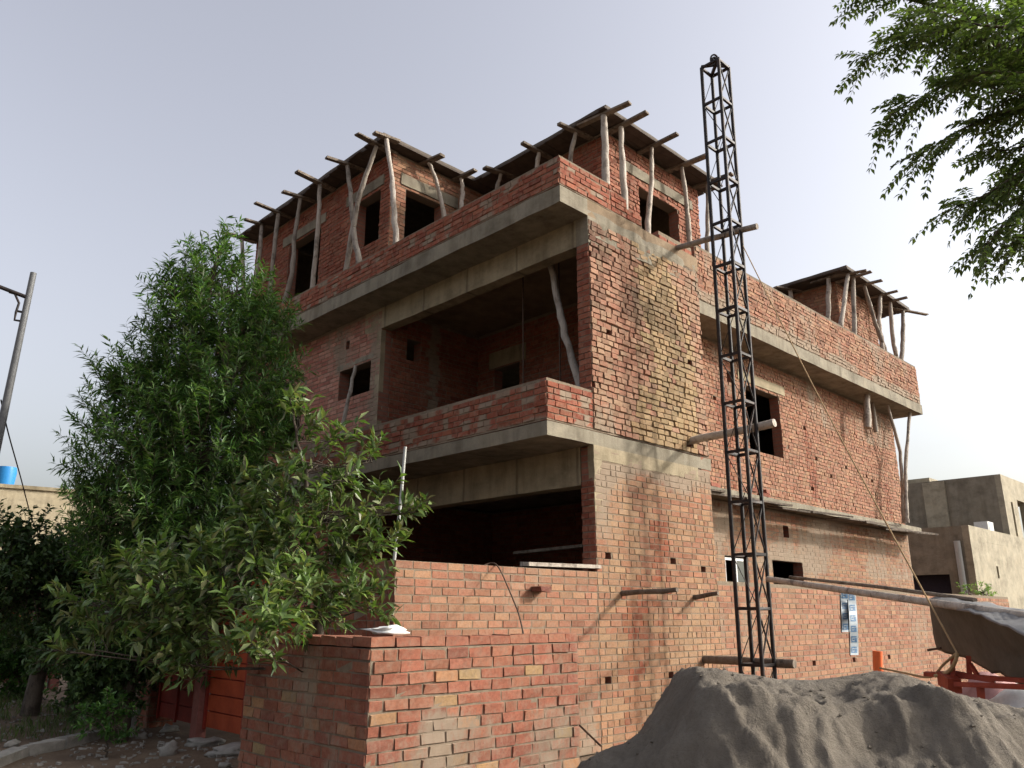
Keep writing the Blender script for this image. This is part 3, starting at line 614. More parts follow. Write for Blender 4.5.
blob(sk, (3.86, 5.36, 1.525), .19, .12, .035, rough=.3, flat=.3, seed=3); tag(sk.build('cement_sack', 'sackw'), 'crumpled white sack lying on the corner of the garden wall', 'sack')
# bent bar, thin pipe, rod
def wire(name, pts, r, mat, label, cat, group=None, seg=6, smooth_n=6):
    P = [np.array(p, float) for p in pts]; out = []
    for i in range(len(P)-1):
        p0, p1, p2, p3 = P[max(i-1, 0)], P[i], P[i+1], P[min(i+2, len(P)-1)]
        for k in range(smooth_n):
            t = k/smooth_n; out.append(.5*((2*p1)+(-p0+p2)*t+(2*p0-5*p1+4*p2-p3)*t*t+(-p0+3*p1-3*p2+p3)*t**3))
    out.append(P[-1]); mb = MB(); mb.tube(out, r, seg); return tag(mb.build(name, mat), label, cat, group)
wire('steel_bar', [onY(483, 566, 7.15), onY(492, 563, 7.1), onY(499, 568, 6.9), onY(510, 592, 6.5), onY(519, 615, 6.1), onY(524, 637, 5.7)], .009, 'rust', 'black bent bar hooked over the boundary wall', 'bar')
wire('steel_bar', [onY(573, 719, 6.7), onY(601, 746, 6.2)], .012, 'rust', 'short dark rod leaning on the wall at the left foot of the sand heap', 'bar')
p, q = at(405, 450, 8.9), at(394, 562, 8.9); mb = MB(); mb.tube([p+(p-q)*.03, p, (p+q)/2+np.array([.01, 0, 0]), q, q-(p-q)*.35], .018, 8); tag(mb.build('plastic_pipe', 'whitepipe'), 'thin white pipe standing upright beside the tree in front of the porch', 'pipe')
# junk in the porch
pt = thing('stacked_table', 'dim wooden stand with slats inside the dark porch', 'stand', (10.3, 9.3, .22))
mb = MB(); mb.box((10.0, 9.0, 1.9), (10.6, 10.1, 1.95)); mb.build('top', 'pole', pt)
for a in (10.02, 10.53):
    for b in (9.02, 10.03): mb = MB(); mb.box((a, b, .23), (a+.05, b+.05, 1.898)); mb.build('leg', 'pole', pt)
mb = MB(); mb.board((10.1, 8.2, 2.75), (10.1, 10.3, 2.7), .12, .05); mb.build('beam', 'pole', pt)
# ================================================================== gate
gt = thing('metal_gate', 'orange and dark red board gate between brick pillars under the trees', 'gate', (5.2, 10.5, .15))
for nm, y0, y1, mt_ in (('gate_leaf', 9.05, 11.38, 'gateorange'), ('gate_leaf', 11.62, 13.0, 'gatered')):
    mb = MB(); z = .17; i = 0
    while z < 1.9:
        h_ = .215; mb.box((5.2+(i % 2)*.0, y0, z), (5.235, y1, z+h_-.018), 0); z += h_; i += 1
    mb.box((5.236, y0+.02, .17), (5.26, y1-.02, 1.9), 1)
    lf = mb.build(nm, [mt_, 'gatered'], gt)
    for yy in (y0, (y0+y1)/2, y1-.05): mb = MB(); mb.box((5.17, yy, .14), (5.199, yy+.05, 1.95)); mb.build('stile', 'gatered', lf)
mb = MB(); mb.box((5.1, 11.4, 0), (5.24, 11.6, 2.15)); mb.build('gate_post', 'postred', gt)
o = BW('gate_pillar', None, ['X', 5.05, .4, 13.03, 13.5, 0, 2.3, ()], ['Y', 13.028, .002, 5.05, 5.45, 0, 2.3, ()], pal=PAL_RED, bond='s', smear=lambda u, v: .5)
tag(o, 'brick gate pillar with mortar smears left of the dark red gate leaf', 'pillar')
# ================================================================== lattice hoist tower
TX, TY = 10.55, 6.05
tw = thing('hoist_tower', 'tall black iron lattice hoist tower with a pulley on top beside the house', 'tower', (TX, TY, 0))
tb, tt = at(758, 676, math.hypot(TX, TY)), at(715, 68, math.hypot(TX, TY)+.0)
top_z = tt[2]; sh = (tt[:2]-tb[:2])/(tt[2]-tb[2])
def tc(z): return np.array([tb[0]+sh[0]*(z-tb[2]), tb[1]+sh[1]*(z-tb[2])])
hw = .165; ca = math.radians(0); ex = np.array([math.cos(ca), math.sin(ca)]); ey = np.array([-math.sin(ca), math.cos(ca)])
def corner(i, z): s_ = ((-1, -1), (1, -1), (1, 1), (-1, 1))[i]; c0 = tc(z); p = c0+ex*hw*s_[0]+ey*hw*s_[1]; return np.array([p[0], p[1], z])
for i in range(4):
    mb = MB(); mb.tube([corner(i, 0), corner(i, top_z/2), corner(i, top_z)], .03, 7); mb.build('leg', 'iron', tw)
nb = 14; zs = [top_z-(top_z-.25)*k/nb for k in range(nb+1)]
br = MB()
for k, z in enumerate(zs):
    rg = MB()
    for i in range(4):
        a, b = corner(i, z), corner((i+1) % 4, z); rg.board(a, b, .04, .04)
    rg.build('cross_bar', 'iron', tw)
    if k < nb:
        z2 = zs[k+1]
        br.tube([corner(0, z-.03), corner(1, z2+.03)], .013, 5); br.tube([corner(1, z-.03), corner(0, z2+.03)], .013, 5)
        br.tube([corner(3, z-.03), corner(0, z2+.03)] if k % 2 else [corner(0, z-.03), corner(3, z2+.03)], .007, 4)
        br.tube([corner(1, z-.03), corner(2, z2+.03)], .007, 4)
br.build('diagonal_braces', 'iron', tw)
pl = MB(); c0 = tc(top_z); ctr = np.array([c0[0], c0[1], top_z+.16])
vd = _r2
n = 18; ring = [ctr+(_r2*.065*math.cos(2*math.pi*q/n)+np.array([0, 0, 1])*.11*math.sin(2*math.pi*q/n)) for q in range(n+1)]
pl.tube(ring, .016, 6, cap=False); ring = [ctr+(_r2*.03*math.cos(2*math.pi*q/n)+np.array([0, 0, 1])*.05*math.sin(2*math.pi*q/n)) for q in range(n+1)]; pl.tube(ring, .022, 6, cap=False)
pl.board(corner(0, top_z+.02), corner(2, top_z+.03), .05, .05); pl.board(corner(1, top_z+.02), ctr-np.array([0, 0, .1]), .04, .04); pl.board(corner(3, top_z+.02), ctr-np.array([0, 0, .1]), .04, .04)
pl.build('pulley', 'iron', tw)
# guy rope
wire('hoist_cable', [ctr+np.array([.02, -.05, 0]), np.array([*tc(top_z*.6), top_z*.6])+np.array([.03, -.06, 0]), np.array([*tc(.3), .3])+np.array([.05, -.05, 0])], .008, 'iron', 'thin black hoist cable running down inside the lattice tower', 'cable')
tie = at(957, 653, 7.9)
ra = at(743, 246, math.hypot(TX, TY)); mid = (ra+tie)/2-np.array([0, 0, .10])
wire('guy_rope', [ra, ra*.75+tie*.25-np.array([0, 0, .06]), mid, ra*.25+tie*.75-np.array([0, 0, .07]), tie], .0085, 'rope', 'brown guy rope stretched from the tower down to the red steel frame', 'rope')
# ridge pole and tarpaulin
R0 = at(768, 579, 12.0); R1 = at(1060, 621, 7.0)
mb = MB(); mb.tube([R0, R0*.6+R1*.4, R1], [.04, .037, .033], 9, wob=.03); tag(mb.build('ridge_pole', 'pole'), 'long grey ridge pole running from the tower to the tarpaulin shelter', 'pole')
mb = MB(); mb.tube([at(790, 577, 12.1), at(880, 587, 9.9), at(975, 600, 8.3)], .02, 8, wob=.05); tag(mb.build('ridge_pole', 'plank'), 'thinner dark pole lashed along the upper side of the ridge pole', 'pole')
def sheet(rows, name, mats, label, cat, thick=.01, wr=.03):
    """grid sheet through rows of 3-D control points; bilinear-refined with wrinkles; two sides"""
    A = np.array(rows, float); r_, c_ = A.shape[:2]; n = 8; G = []
    for i in range((r_-1)*n+1):
        a = min(i//n, r_-2); t = i/n-a; line = []
        for k in range((c_-1)*n+1):
            b = min(k//n, c_-2); s = k/n-b
            p = (A[a, b]*(1-t)+A[a+1, b]*t)*(1-s)+(A[a, b+1]*(1-t)+A[a+1, b+1]*t)*s
            p = p+np.array([0, 0, 1])*wr*(nz(p[0]*3, p[1]*3, p[2]*1.2)+.5*nz(p[0]*9, p[1]*9, p[2]*3))+np.array([1, 1, 0])*wr*.6*nz(p[0]*3+5, p[1]*2, p[2]*5)
            line.append(p)
        G.append(line)
    mb = MB(); R_, C_ = len(G), len(G[0]); top = [p for l_ in G for p in l_]; mb_v = top+[p-np.array([0, 0, thick]) for p in top]; nn = len(top)
    f1 = [(i*C_+k, i*C_+k+1, (i+1)*C_+k+1, (i+1)*C_+k) for i in range(R_-1) for k in range(C_-1)]
    i0 = len(mb.v); mb.shape(mb_v, f1, 0, smooth=True)
    for f in f1: mb.f.append(tuple(i0+q+nn for q in f[::-1])); mb.m.append(1); mb.sm.append(True)
    ed = [(k, k+1) for k in range(C_-1)]+[((R_-1)*C_+k+1, (R_-1)*C_+k) for k in range(C_-1)]+[((i+1)*C_, i*C_) for i in range(R_-1)]+[(i*C_+C_-1, (i+1)*C_+C_-1) for i in range(R_-1)]
    for a, b in ed: mb.f.append((i0+b, i0+a, i0+a+nn, i0+b+nn)); mb.m.append(0); mb.sm.append(False)
    return tag(mb.build(name, mats), label, cat)
ridge = [at(945, 598, 8.9), at(985, 604, 8.3), at(1024, 611, 7.6), at(1090, 626, 6.8)]
eave = [at(926, 598, 8.8), at(968, 611, 7.7), at(1024, 633, 6.7), at(1090, 660, 6.0)]
low = [at(937, 648, 9.3), at(975, 664, 8.7), at(1010, 680, 8.1), at(1080, 702, 7.4)]
midr = [at(931, 620, 9.2), at(972, 638, 8.5), at(1018, 655, 7.9), at(1085, 680, 7.2)]
hem = [at(929, 599, 9.1), at(970, 610, 8.3), at(1024, 630, 7.4), at(1090, 655, 6.7)]
sheet([ridge, [(a+b)/2+np.array([0, 0, .02]) for a, b in zip(ridge, eave)], eave], 'tarpaulin', ['tarp', 'tarp_under'], 'lit grey upper sheet of tarpaulin sloping from the ridge pole at the right edge', 'tarpaulin', wr=.03)
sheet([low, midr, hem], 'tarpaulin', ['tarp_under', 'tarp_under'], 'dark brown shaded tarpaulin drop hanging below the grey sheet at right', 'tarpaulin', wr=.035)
mb = MB(); mb.tube([at(928, 650, 9.1), at(941, 648, 8.95)], .012, 6); tag(mb.build('tent_stick', 'rust'), 'small stick poking from the lower tip of the tarpaulin', 'stick')
# foil strips hanging from ridge pole
def strip(x0, x1, y0, y1, D, label, nrow, curve):
    t = thing('foil_strip', label, 'strip', at((x0+x1)/2, y1, D), 'printed foil strips hanging from the ridge pole')
    n = 16; a = []; mbs = MB(); mbp = MB()
    def P(u, v, o=0.): x = x0+(x1-x0)*u+curve*(math.sin(v*math.pi*.5)-.5); return at(x, y0+(y1-y0)*v, D+.10*(u-.5)+.03*math.sin(v*9)+o)
    for k in range(n):
        v0, v1 = k/n, (k+1)/n
        for i in range(3):
            u0, u1 = i/3, (i+1)/3
            mbs.quad([P(u0, v0), P(u1, v0), P(u1, v1), P(u0, v1)]); mbs.quad([P(u0, v1, .006), P(u1, v1, .006), P(u1, v0, .006), P(u0, v0, .006)])
    for k in range(nrow):
        v0 = (k+.2)/nrow; h_ = .6/nrow
        for (ua, ub, va, vb) in ((.14, .24, 0, 1), (.14, .8, 0, .22), (.30, .5, .38, .62), (.56, .84, .3, .95), (.14, .84, .78, 1.0)):
            mbp.quad([P(ua, v0+h_*va, -.004), P(ub, v0+h_*va, -.004), P(ub, v0+h_*vb, -.004), P(ua, v0+h_*vb, -.004)])
    s_ = mbs.build('strip', 'foil', t); mbp.build('print', 'foilblue', s_)
    mbk = MB(); mbk.quad([P(-.12, .12, .01), P(.03, .12, .01), P(.03, 1.03, .01), P(-.12, 1.0, .01)]); mbk.build('dark_backing', 'foilback', s_)
strip(841, 850, 590, 632, 10.6, 'shorter blue and white printed foil strip hanging at the left of the pair', 4, 1.5)
strip(849, 857, 592, 655, 10.6, 'longer blue and white printed foil strip hanging at the right of the pair', 6, 3)
# red steel frame and posts
rf = thing('hand_trolley', 'red painted steel trolley behind the sand heap, under the tarpaulin', 'trolley', at(970, 700, 8.0)*np.array([1, 1, 0]))
def bar(pa, pb, w, nm, mat='redpaint'): mb = MB(); mb.board(pa, pb, w, w); return mb.build(nm, mat, rf)
bar(at(925, 674, 8.3), at(1075, 684, 7.7), .04, 'rail'); bar(at(955, 684, 7.9), at(1075, 689, 7.4), .042, 'rail')
bar(at(953, 684, 8.0), at(953, 657, 8.0), .036, 'upright'); bar(at(969.5, 676, 8.3), at(968.5, 656, 8.3), .036, 'upright')
bar(at(980, 686, 7.8), at(982, 707, 7.8), .055, 'leg'); bar(at(982, 707, 7.8), (at(982, 707, 7.8)*np.array([1, 1, 0])), .055, 'leg')
bar(at(970, 664, 8.3), at(978, 676, 8.2), .03, 'brace'); bar(at(944, 678, 8.1), at(955, 686, 7.9), .11, 'bracket')
bar(at(948, 672, 8.1), at(995, 681, 8.0), .04, 'rail')
mb = MB(); q = at(878, 667, 9.6); p = at(877.5, 651, 9.6); mb.tube([p, q, q*np.array([1, 1, 0])], .05, 10); tag(mb.build('orange_post', 'orange'), 'short bright orange post rising behind the sand heap', 'post')
wire('jute_rope', [at(880, 668, 9.5), at(905, 673, 9.2), at(930, 677, 8.4), at(944, 664, 8.1), tie], .011, 'rope', 'slack brown rope lying between the orange post and the red frame', 'rope')
wire('jute_rope', [tie, at(955, 662, 7.9), at(948, 672, 8.0), at(935, 676, 8.1)], .016, 'rope', 'knotted rope tail hanging at the red upright', 'rope')
for c_, lb, mt_, dims in ((at(997, 708, 8.9), 'dusty pink sack slumped behind the sand heap at right', 'sackp', (.42, .3, .28)), (at(1018, 699, 9.3), 'brown rolled sack lying above the pink sack', 'sackb', (.5, .22, .13)), (at(1028, 712, 8.4), 'white sack at the right picture edge beside the pink sack', 'sackw', (.3, .25, .2))):
    mb = MB(); blob(mb, c_, *dims, n=12, m=18, rough=.16, seed=c_[0]); tag(mb.build('sack', mt_), lb, 'sack', 'sacks behind the sand heap')
# a low pile under the sacks so that they rest on something
# ================================================================== sand heap
def heap():
    # local frame: s to the right along the view, d away from the camera
    fx = np.array([math.cos(YAW), math.sin(YAW)]); rx = np.array([math.sin(YAW), -math.cos(YAW)])
    prof = [(-.2, 0), (575, 775), (588, 757), (605, 748), (625, 742), (640, 733), (652, 715), (664, 700), (676, 680), (684, 670), (690, 666.5), (715, 669), (745, 674), (780, 679), (815, 680), (850, 675), (880, 671), (905, 674), (935, 686), (965, 697), (1000, 706), (1040, 716), (1100, 730), (1250, 760), (1450, 800)]
    pr_ = prof[1:]
    Dc = 5.0
    cs = [at(x, y, 1.) for x, y in pr_]
    crest = []
    for x, y in pr_:
        d = ray(x, y); fwd = d[0]*fx[0]+d[1]*fx[1]; k = Dc/fwd; p = CAM+d*k; crest.append((p[0]*rx[0]+p[1]*rx[1], p[2]))
    S = [c[0] for c in crest]; Z = [c[1] for c in crest]
    mb = MB(); ns, nd = 420, 230; s0, s1 = S[0]-.5, 6.5; d0, d1 = 2.1, 8.0
    vs = []
    for i in range(ns+1):
        s = s0+(s1-s0)*i/ns; 
        for k in range(nd+1):
            d = d0+(d1-d0)*k/nd
            zc = float(np.interp(s*Dc/max(d, .1) if False else s, S, Z, left=-.1, right=0.0))
            v = d-Dc
            # crest line wanders
            off = .25*nz(s*.8, 3, 1); v -= off*0
            if v < 0: 
                w = -v; kk = .55+.35*nz(s*1.2, 7, 3); fall = .055*w+.95*max(0, w-kk)
                z = zc-fall
            else: z = zc-.30*v*v-.08*v
            e = min(1., abs(v)/.18)
            z += e*(.03*nz(s*.9, d*1.0, 5)+.04*nz(s*2.6, d*3.4, 9)-.05*abs(nz(s*4.5+nz(s*3, d*3, 8)*.8, d*5.5, 61))-.03*abs(nz(s*11, d*12, 71))+.02*nz(s*8, d*8, 2)+.010*nz(s*45, d*30, 12)+.012*nz(s*22, d*22, 4))+(1-e)*.006*nz(s*22, d*22, 4)
            rg_ = abs(nz(s*1.9+.5*nz(s*3, d*3, 9), d*.8, 17)); fc = min(1, max(0, (-v-.3)*3)); z += fc*(.10*nz(s*2.6, d*2.2, 33)-.10*abs(nz(s*5+nz(s*2, d*2, 3), d*2.2, 21))-.02*abs(nz(s*13, d*5, 27)))*max(0, min(1, (s+.3)))
            # furrowed steep left flank
            if s < S[9]: z -= min(1, (S[9]-s)*5)*(.16*abs(nz(d*3.5, s*1.0, 40))+.08*abs(nz(d*9, s*2, 44)))*max(.25, e)
            z = max(z, -.06)
            vs.append((s*rx[0]+d*fx[0], s*rx[1]+d*fx[1], z))
    fs = [(i*(nd+1)+k, (i+1)*(nd+1)+k, (i+1)*(nd+1)+k+1, i*(nd+1)+k+1) for i in range(ns) for k in range(nd)]
    mb.shape(vs, fs, 0, smooth=True)
    m, t, b = nt('grey_sand', .95)
    c = ramp(t, noise(t, 3.5, 8, .7), [(.2, (.105, .088, .070)), (.5, (.155, .132, .106)), (.8, (.205, .178, .146))])
    c = mix(t, .6, c, ramp(t, noise(t, 26, 7, .75), [(.2, .6), (.5, 1.), (.8, 1.2)]), 'MULTIPLY'); L(t, c, b.inputs['Base Color'])
    h = math_(t, 'MULTIPLY_ADD', noise(t, 9, 6, .7), 3., noise(t, 60, 5, .8)); bump(t, b, h, .8, .02)
    MT['sand'] = m
    cl = MB(); V_ = mb.v
    for _ in range(3500):
        p = V_[rnd.randrange(len(V_))]
        if p[2] < .25: continue
        r_ = .003+.014*rnd.random()**4; q = [(p[0]+r_*a*rnd.uniform(.7, 1.2), p[1]+r_*b_*rnd.uniform(.7, 1.2), p[2]+r_*.3+r_*c_*rnd.uniform(.6, 1.)) for a, b_, c_ in ((1, 0, 0), (0, 1, 0), (-1, 0, 0), (0, -1, 0), (0, 0, 1), (0, 0, -1))]
        cl.shape(q, [(0, 1, 4), (1, 2, 4), (2, 3, 4), (3, 0, 4), (1, 0, 5), (2, 1, 5), (3, 2, 5), (0, 3, 5)])
    tag(cl.build('sand_clods', 'sand'), 'small clods and grit scattered over the grey sand heap', 'clods', kind='stuff')
    o = mb.build('sand_heap', 'sand'); tag(o, 'big heap of damp grey sand with a steep furrowed left flank in the right foreground', 'sand heap')
heap()
# ================================================================== ground
def gz(x, y):
    z = .03*nz(x*.7, y*.7, 1)+.015*nz(x*2.5, y*2.5, 2)
    d = math.hypot(x, y)
    if y > 9 and x < 4.6: z += min(.35, max(0, (y-12)*.06))
    return z
mb = MB(); 
gx = [-600, -300, -120, -50, -25]+[-12+.3*i for i in range(0, 120)]+[26, 30, 40, 60, 120, 300, 700]; gy = [-600, -300, -120, -40, -12]+[-4+.3*i for i in range(0, 110)]+[32, 40, 60, 120, 300, 700]
vs = [(x, y, gz(x, y) if (-12 < x < 24 and -4 < y < 29) else -.02) for x in gx for y in gy]; ny = len(gy)
mb.shape(vs, [(i*ny+k, (i+1)*ny+k, (i+1)*ny+k+1, i*ny+k+1) for i in range(len(gx)-1) for k in range(ny-1)], 0, smooth=True)
m, t, b = nt('dusty_soil', .97); c = ramp(t, noise(t, 1.2, 8, .7), [(.25, (.10, .066, .042)), (.5, (.165, .115, .077)), (.75, (.24, .18, .125))]); c = mix(t, .7, c, ramp(t, noise(t, 20, 7, .75), [(.2, .5), (.5, 1.), (.8, 1.3)]), 'MULTIPLY'); L(t, c, b.inputs['Base Color'])
bump(t, b, math_(t, 'MULTIPLY_ADD', noise(t, 6, 6, .7), 2., noise(t, 40, 5, .8)), .8, .03); MT['soil'] = m
struct(mb.build('ground', 'soil'))
# kerb stones, rubble
GK = 'broken kerb pieces along the verge'
kp = [onZ(a, b, .05) for a, b in ((-12, 764), (22, 752), (60, 744), (100, 734))]
for i in range(3):
    a, b = kp[i], kp[i+1]; mb = MB(); mb.board(a*.97+b*.03, a*.03+b*.97, .16, .12, j=.02); tag(mb.build('kerb_stone', 'stone'), ['grey kerb piece at the bottom left picture corner', 'grey kerb piece second from the left corner along the verge', 'grey kerb piece nearest the small white pipe stub'][i], 'kerb', GK)
GR = 'rubble stones on the ground by the gate'
labs = ['pale flat stone lying on the bank at the far left', 'rounded grey stone on the dirt left of the gate post', 'small stone beside the white pipe stub', 'flat slab of broken concrete at the foot of the gate post', 'larger slab piece under the orange gate leaf', 'brown stone below the dark red gate leaf', 'small pale stone at the left edge beside the kerb', 'small grey stone below the brick pillar', 'little stone at the bottom edge left of the garden wall', 'brown lump of earth near the tree trunk']
for i, (a, b, sx, sz) in enumerate(((22, 707, .22, .07), (168, 752, .13, .09), (118, 716, .08, .06), (205, 742, .28, .06), (232, 752, .3, .07), (170, 728, .14, .06), (12, 745, .09, .05), (142, 735, .08, .05), (225, 765, .07, .04), (95, 690, .2, .14))):
    p = onZ(a, b, .04); mb = MB(); blob(mb, (p[0], p[1], gz(p[0], p[1])+sz*.5), sx, sx*.7, sz, rough=.3, seed=i*3.1, n=8, m=10); o = mb.build('rubble_stone', 'stone'); tag(o, labs[i], 'stone', GR)
p = onZ(131, 737, .0); mb = MB(); mb.tube([(p[0], p[1], -.02), (p[0]+.01, p[1], .30)], .045, 10); mb.tube([(p[0]+.01, p[1], .30), (p[0]+.01, p[1], .34)], .06, 10); tag(mb.build('pipe_stub', 'whitepipe'), 'short white pipe stub standing in the dirt left of the gate', 'pipe')
# gravel litter = stuff
mb = MB()
for i in range(1300):
    x, y = rnd.uniform(1.5, 6), rnd.uniform(8.5, 17)
    if x > 5 : continue
    s = rnd.uniform(.008, .03); c0 = np.array([x, y, gz(x, y)+s*.3]); mb.obox(c0, (1, rnd.uniform(-1, 1), rnd.uniform(-.3, .3)), (rnd.uniform(-1, 1), 1.2, 0), (0, 0, 1), s, s*.7, s*.5, 0, s*.3, (.3, .28, .25))
o = mb.build('gravel', 'stone'); tag(o, 'loose gravel and chips scattered on the dirt before the gate', 'gravel', kind='stuff')
# ================================================================== neighbour house on the right
nbh = thing('concrete_house', 'grey cement rendered neighbour house with stepped flat roofs behind the right end', 'building', (34, 11, 0))
lc = onY(968, 525, 9.2); LX, LZ = lc[0], lc[2]
uc = onY(1000, 474, 9.6); UX, UZ = uc[0], uc[2]
def slabbox(nm, a, b, mat): return rect_prism(nm, a, b, mat, nbh, sub=1.2, lump=.01)
def faced(nm, axis, c, t, u0, u1, v0, v1, holes, mat):
    mb = MB(); k = dict(pal=PAL_RED); 
    global RH
    wall(mb, axis, c, t, u0, u1, v0, v1, holes, bands=[(u0-1, u1+1, v0-1, v1+1)]); return mb.build(nm, [mat, mat, mat], nbh)
d1 = onX(901, 575, LX); d2 = onX(950, 578, LX)
faced('lower_front_wall', 'X', LX, .23, 9.432, 18, 0, LZ, [(d2[1], d1[1]+1.2, 0, d1[2])], 'plaster')
v1_ = onY(998, 572, 9.2)
faced('lower_side_wall', 'Y', 9.2, .23, LX+.0, LX+9, 0, LZ-.5, [(v1_[0]-.12, v1_[0]+.12, v1_[2]-.25, v1_[2]+.25)], 'plaster_pale_lit')
slabbox('side_parapet', (LX, 9.2, LZ-.499), (LX+9, 9.43, LZ-.0), 'plaster_pale_lit')
slabbox('roof_slab', (LX+.3, 9.5, LZ-.8), (LX+12, 18, LZ-.5), 'concrete')
faced('room_partition', 'X', LX+3, .2, 9.5, 18, 0, LZ-.9, [], 'plaster')
faced('upper_front_wall', 'X', UX, .23, 9.832, 20, LZ-.5, UZ, [], 'plaster')
ws = onY(1014, 530, 9.6)
faced('upper_side_wall', 'Y', 9.6, .23, UX, UX+9, LZ-.5, UZ-.0, [(ws[0]+.2, ws[0]+.5, ws[2]-2., ws[2]+1.2), (ws[0]+1.2, ws[0]+2.4, ws[2]-2., ws[2]+1.4)], 'plaster_pale_lit')
faced('upper_back_wall', 'Y', 20, .23, UX, UX+9, LZ-.5, UZ, [], 'plaster')
slabbox('upper_roof', (UX+.23, 9.85, UZ-.4), (UX+9, 19.9, UZ-.2), 'concrete')
pa = onX(936, 500, UX); slabbox('pilaster', (UX-.12, pa[1]-.45, LZ-.5), (UX-.003, pa[1]+.45, UZ-.06), 'plaster_pale_lit')
pb = onX(925, 480, UX+4); slabbox('stair_head', (UX+4, pb[1]-.2, UZ-.3), (UX+9, pb[1]+4, pb[2]+.1), 'plaster_pale_lit')
tk = onY(991, 524, 9.4); mb = MB(); mb.box((tk[0]-.35, 9.42, LZ-.5), (tk[0]+.35, 9.9, LZ+.4)); mb.box((tk[0]-.25, 9.40, LZ-.0), (tk[0]+.25, 9.419, LZ+.3)); mb.build('roof_unit', 'sackw', nbh)
pp = onX(957, 541, LX-.1); pq = onX(964, 598, LX-.1); mb = MB(); mb.tube([(LX-.12, pp[1], pp[2]), (LX-.12, pp[1], 0)], .11, 10); mb.build('drain_pipe', 'whitepipe', nbh)
cl = MB(); cx = onX(925, 590, LX+.6); cl.box((LX+.5, d2[1], 0), (LX+.55, d1[1]+1.2, d1[2]-.0)); cl.build('dark_door_sheet', 'dark', nbh)  # dark purple sheet added across the doorway for its dark opening
wire('cable_bundle', [onY(1016, 545, 9.45), onY(1012, 556, 9.4), onY(1019, 566, 9.4), onY(1013, 580, 9.4), onY(1020, 592, 9.4), onY(1026, 606, 9.4)], .07, 'iron', 'tangled dark cables hanging at the right picture edge', 'cable')
wire('cable_bundle', [onY(990, 548, 9.3), onY(1005, 556, 9.3), onY(1024, 548, 9.3)], .025, 'iron', 'thin sagging cable crossing the neighbour house wall', 'cable')
# far brick wall behind
o = BW('boundary_wall', None, ['X', 26.5, .23, 7.24, 9.0, 0, 2.1, ()], pal=PAL_SIDE, bond='s', smear=lambda u, v: .4); tag(o, 'short brick return wall at the far end of the long boundary wall', 'wall')
# ================================================================== left background
cb = thing('cream_building', 'flat cream rendered building beyond the trees at the left edge', 'building', (14, 46, 0))
a0 = at(-60, 484, 42); a1 = at(62, 492, 42); a2 = at(90, 492, 46)
dv = (a1-a0); dv[2] = 0; dv /= np.linalg.norm(dv); nv = np.array([-dv[1], dv[0], 0]); 
mb = MB(); hh = a1[2]
c0 = (a0+a1)/2+nv*4; c0[2] = hh/2; mb.obox(c0, dv, nv, (0, 0, 1), np.linalg.norm((a1-a0)[:2])/2+3, 4, hh/2); mb.build('walls', 'cream', cb)
mb = MB(); c1 = c0.copy(); c1[2] = hh+.08; mb.obox(c1, dv, nv, (0, 0, 1), np.linalg.norm((a1-a0)[:2])/2+3.1, 4.1, .08); mb.build('roof_edge', 'concrete_pale', cb)
wt = at(4, 485, 43.5); mb = MB(); 
mb.tube([(wt[0], wt[1], hh+.16), (wt[0], wt[1], hh+.9), (wt[0], wt[1], hh+1.15)], [.38, .44, .40], 16); tag(mb.build('water_tank', 'blue'), 'bright blue water tank on the roof of the cream building', 'water tank')
mb = MB()
fa, fb = at(-40, 640, 22), at(60, 640, 22)
fc = thing('picket_fence', 'white fence with faded red brown posts at the far left behind the shrubs', 'fence', (fa[0], fa[1], 0))
mb.board((fa[0], fa[1], .9), (fb[0], fb[1], .9), .08, 1.7, j=0); mb.build('panel', 'white', fc)
for i in range(9):
    p = fa+(fb-fa)*i/8; d_ = (p-CAM)*np.array([1, 1, 0]); d_ /= np.linalg.norm(d_); p = p-d_*.12; mb = MB(); mb.box((p[0]-.09, p[1]-.09, 0), (p[0]+.09, p[1]+.09, 1.9)); mb.build('post', 'postred', fc)
p = at(4, 611, 21.6); mb = MB(); mb.obox(p, (1, -.6, 0), (.6, 1, 0), (0, 0, 1), .35, .02, .13, 0, .02); tag(mb.build('red_cloth', 'redcloth'), 'red cloth hung over the white fence at the far left', 'cloth')
# lamp post
lp = thing('street_lamp', 'leaning grey steel street lamp post with a bracket arm at the left edge', 'street lamp', at(-42, 640, 15)*np.array([1, 1, 0]))
pA, pB = at(33.5, 273, 15), at(0, 432, 15); dd = (pB-pA)/(pB[2]-pA[2]); pC = pB+dd*(0-pB[2])
mb = MB(); mb.tube([pA, (pA+pB)/2, pB, pC], [.05, .055, .062, .07], 12); mb.build('post', 'steel', lp)
mb = MB(); mb.tube([at(26, 297, 15), at(0, 287, 15), at(-40, 272, 15)], .035, 8); mb.build('arm', 'iron', lp)
mb = MB(); mb.tube([at(9, 292, 15), at(15, 294, 15), at(19, 303, 15), at(16, 312, 15), at(14.5, 320, 15), at(26, 322, 15)], .02, 7); mb.tube([at(17, 311, 15), at(27, 313, 15)], .02, 7); mb.build('stay_bracket', 'iron', lp)
mb = MB(); c0 = at(-48, 270, 15); blob(mb, c0, .35, .2, .08); mb.build('lamp_head', 'steel', lp)
wire('overhead_wire', [at(1, 400, 15), at(8, 432, 16), at(20, 475, 18), at(33, 522, 22), at(45, 545, 26)], .012, 'iron', 'thin dark wire dropping from the lamp post to the cream building', 'wire')
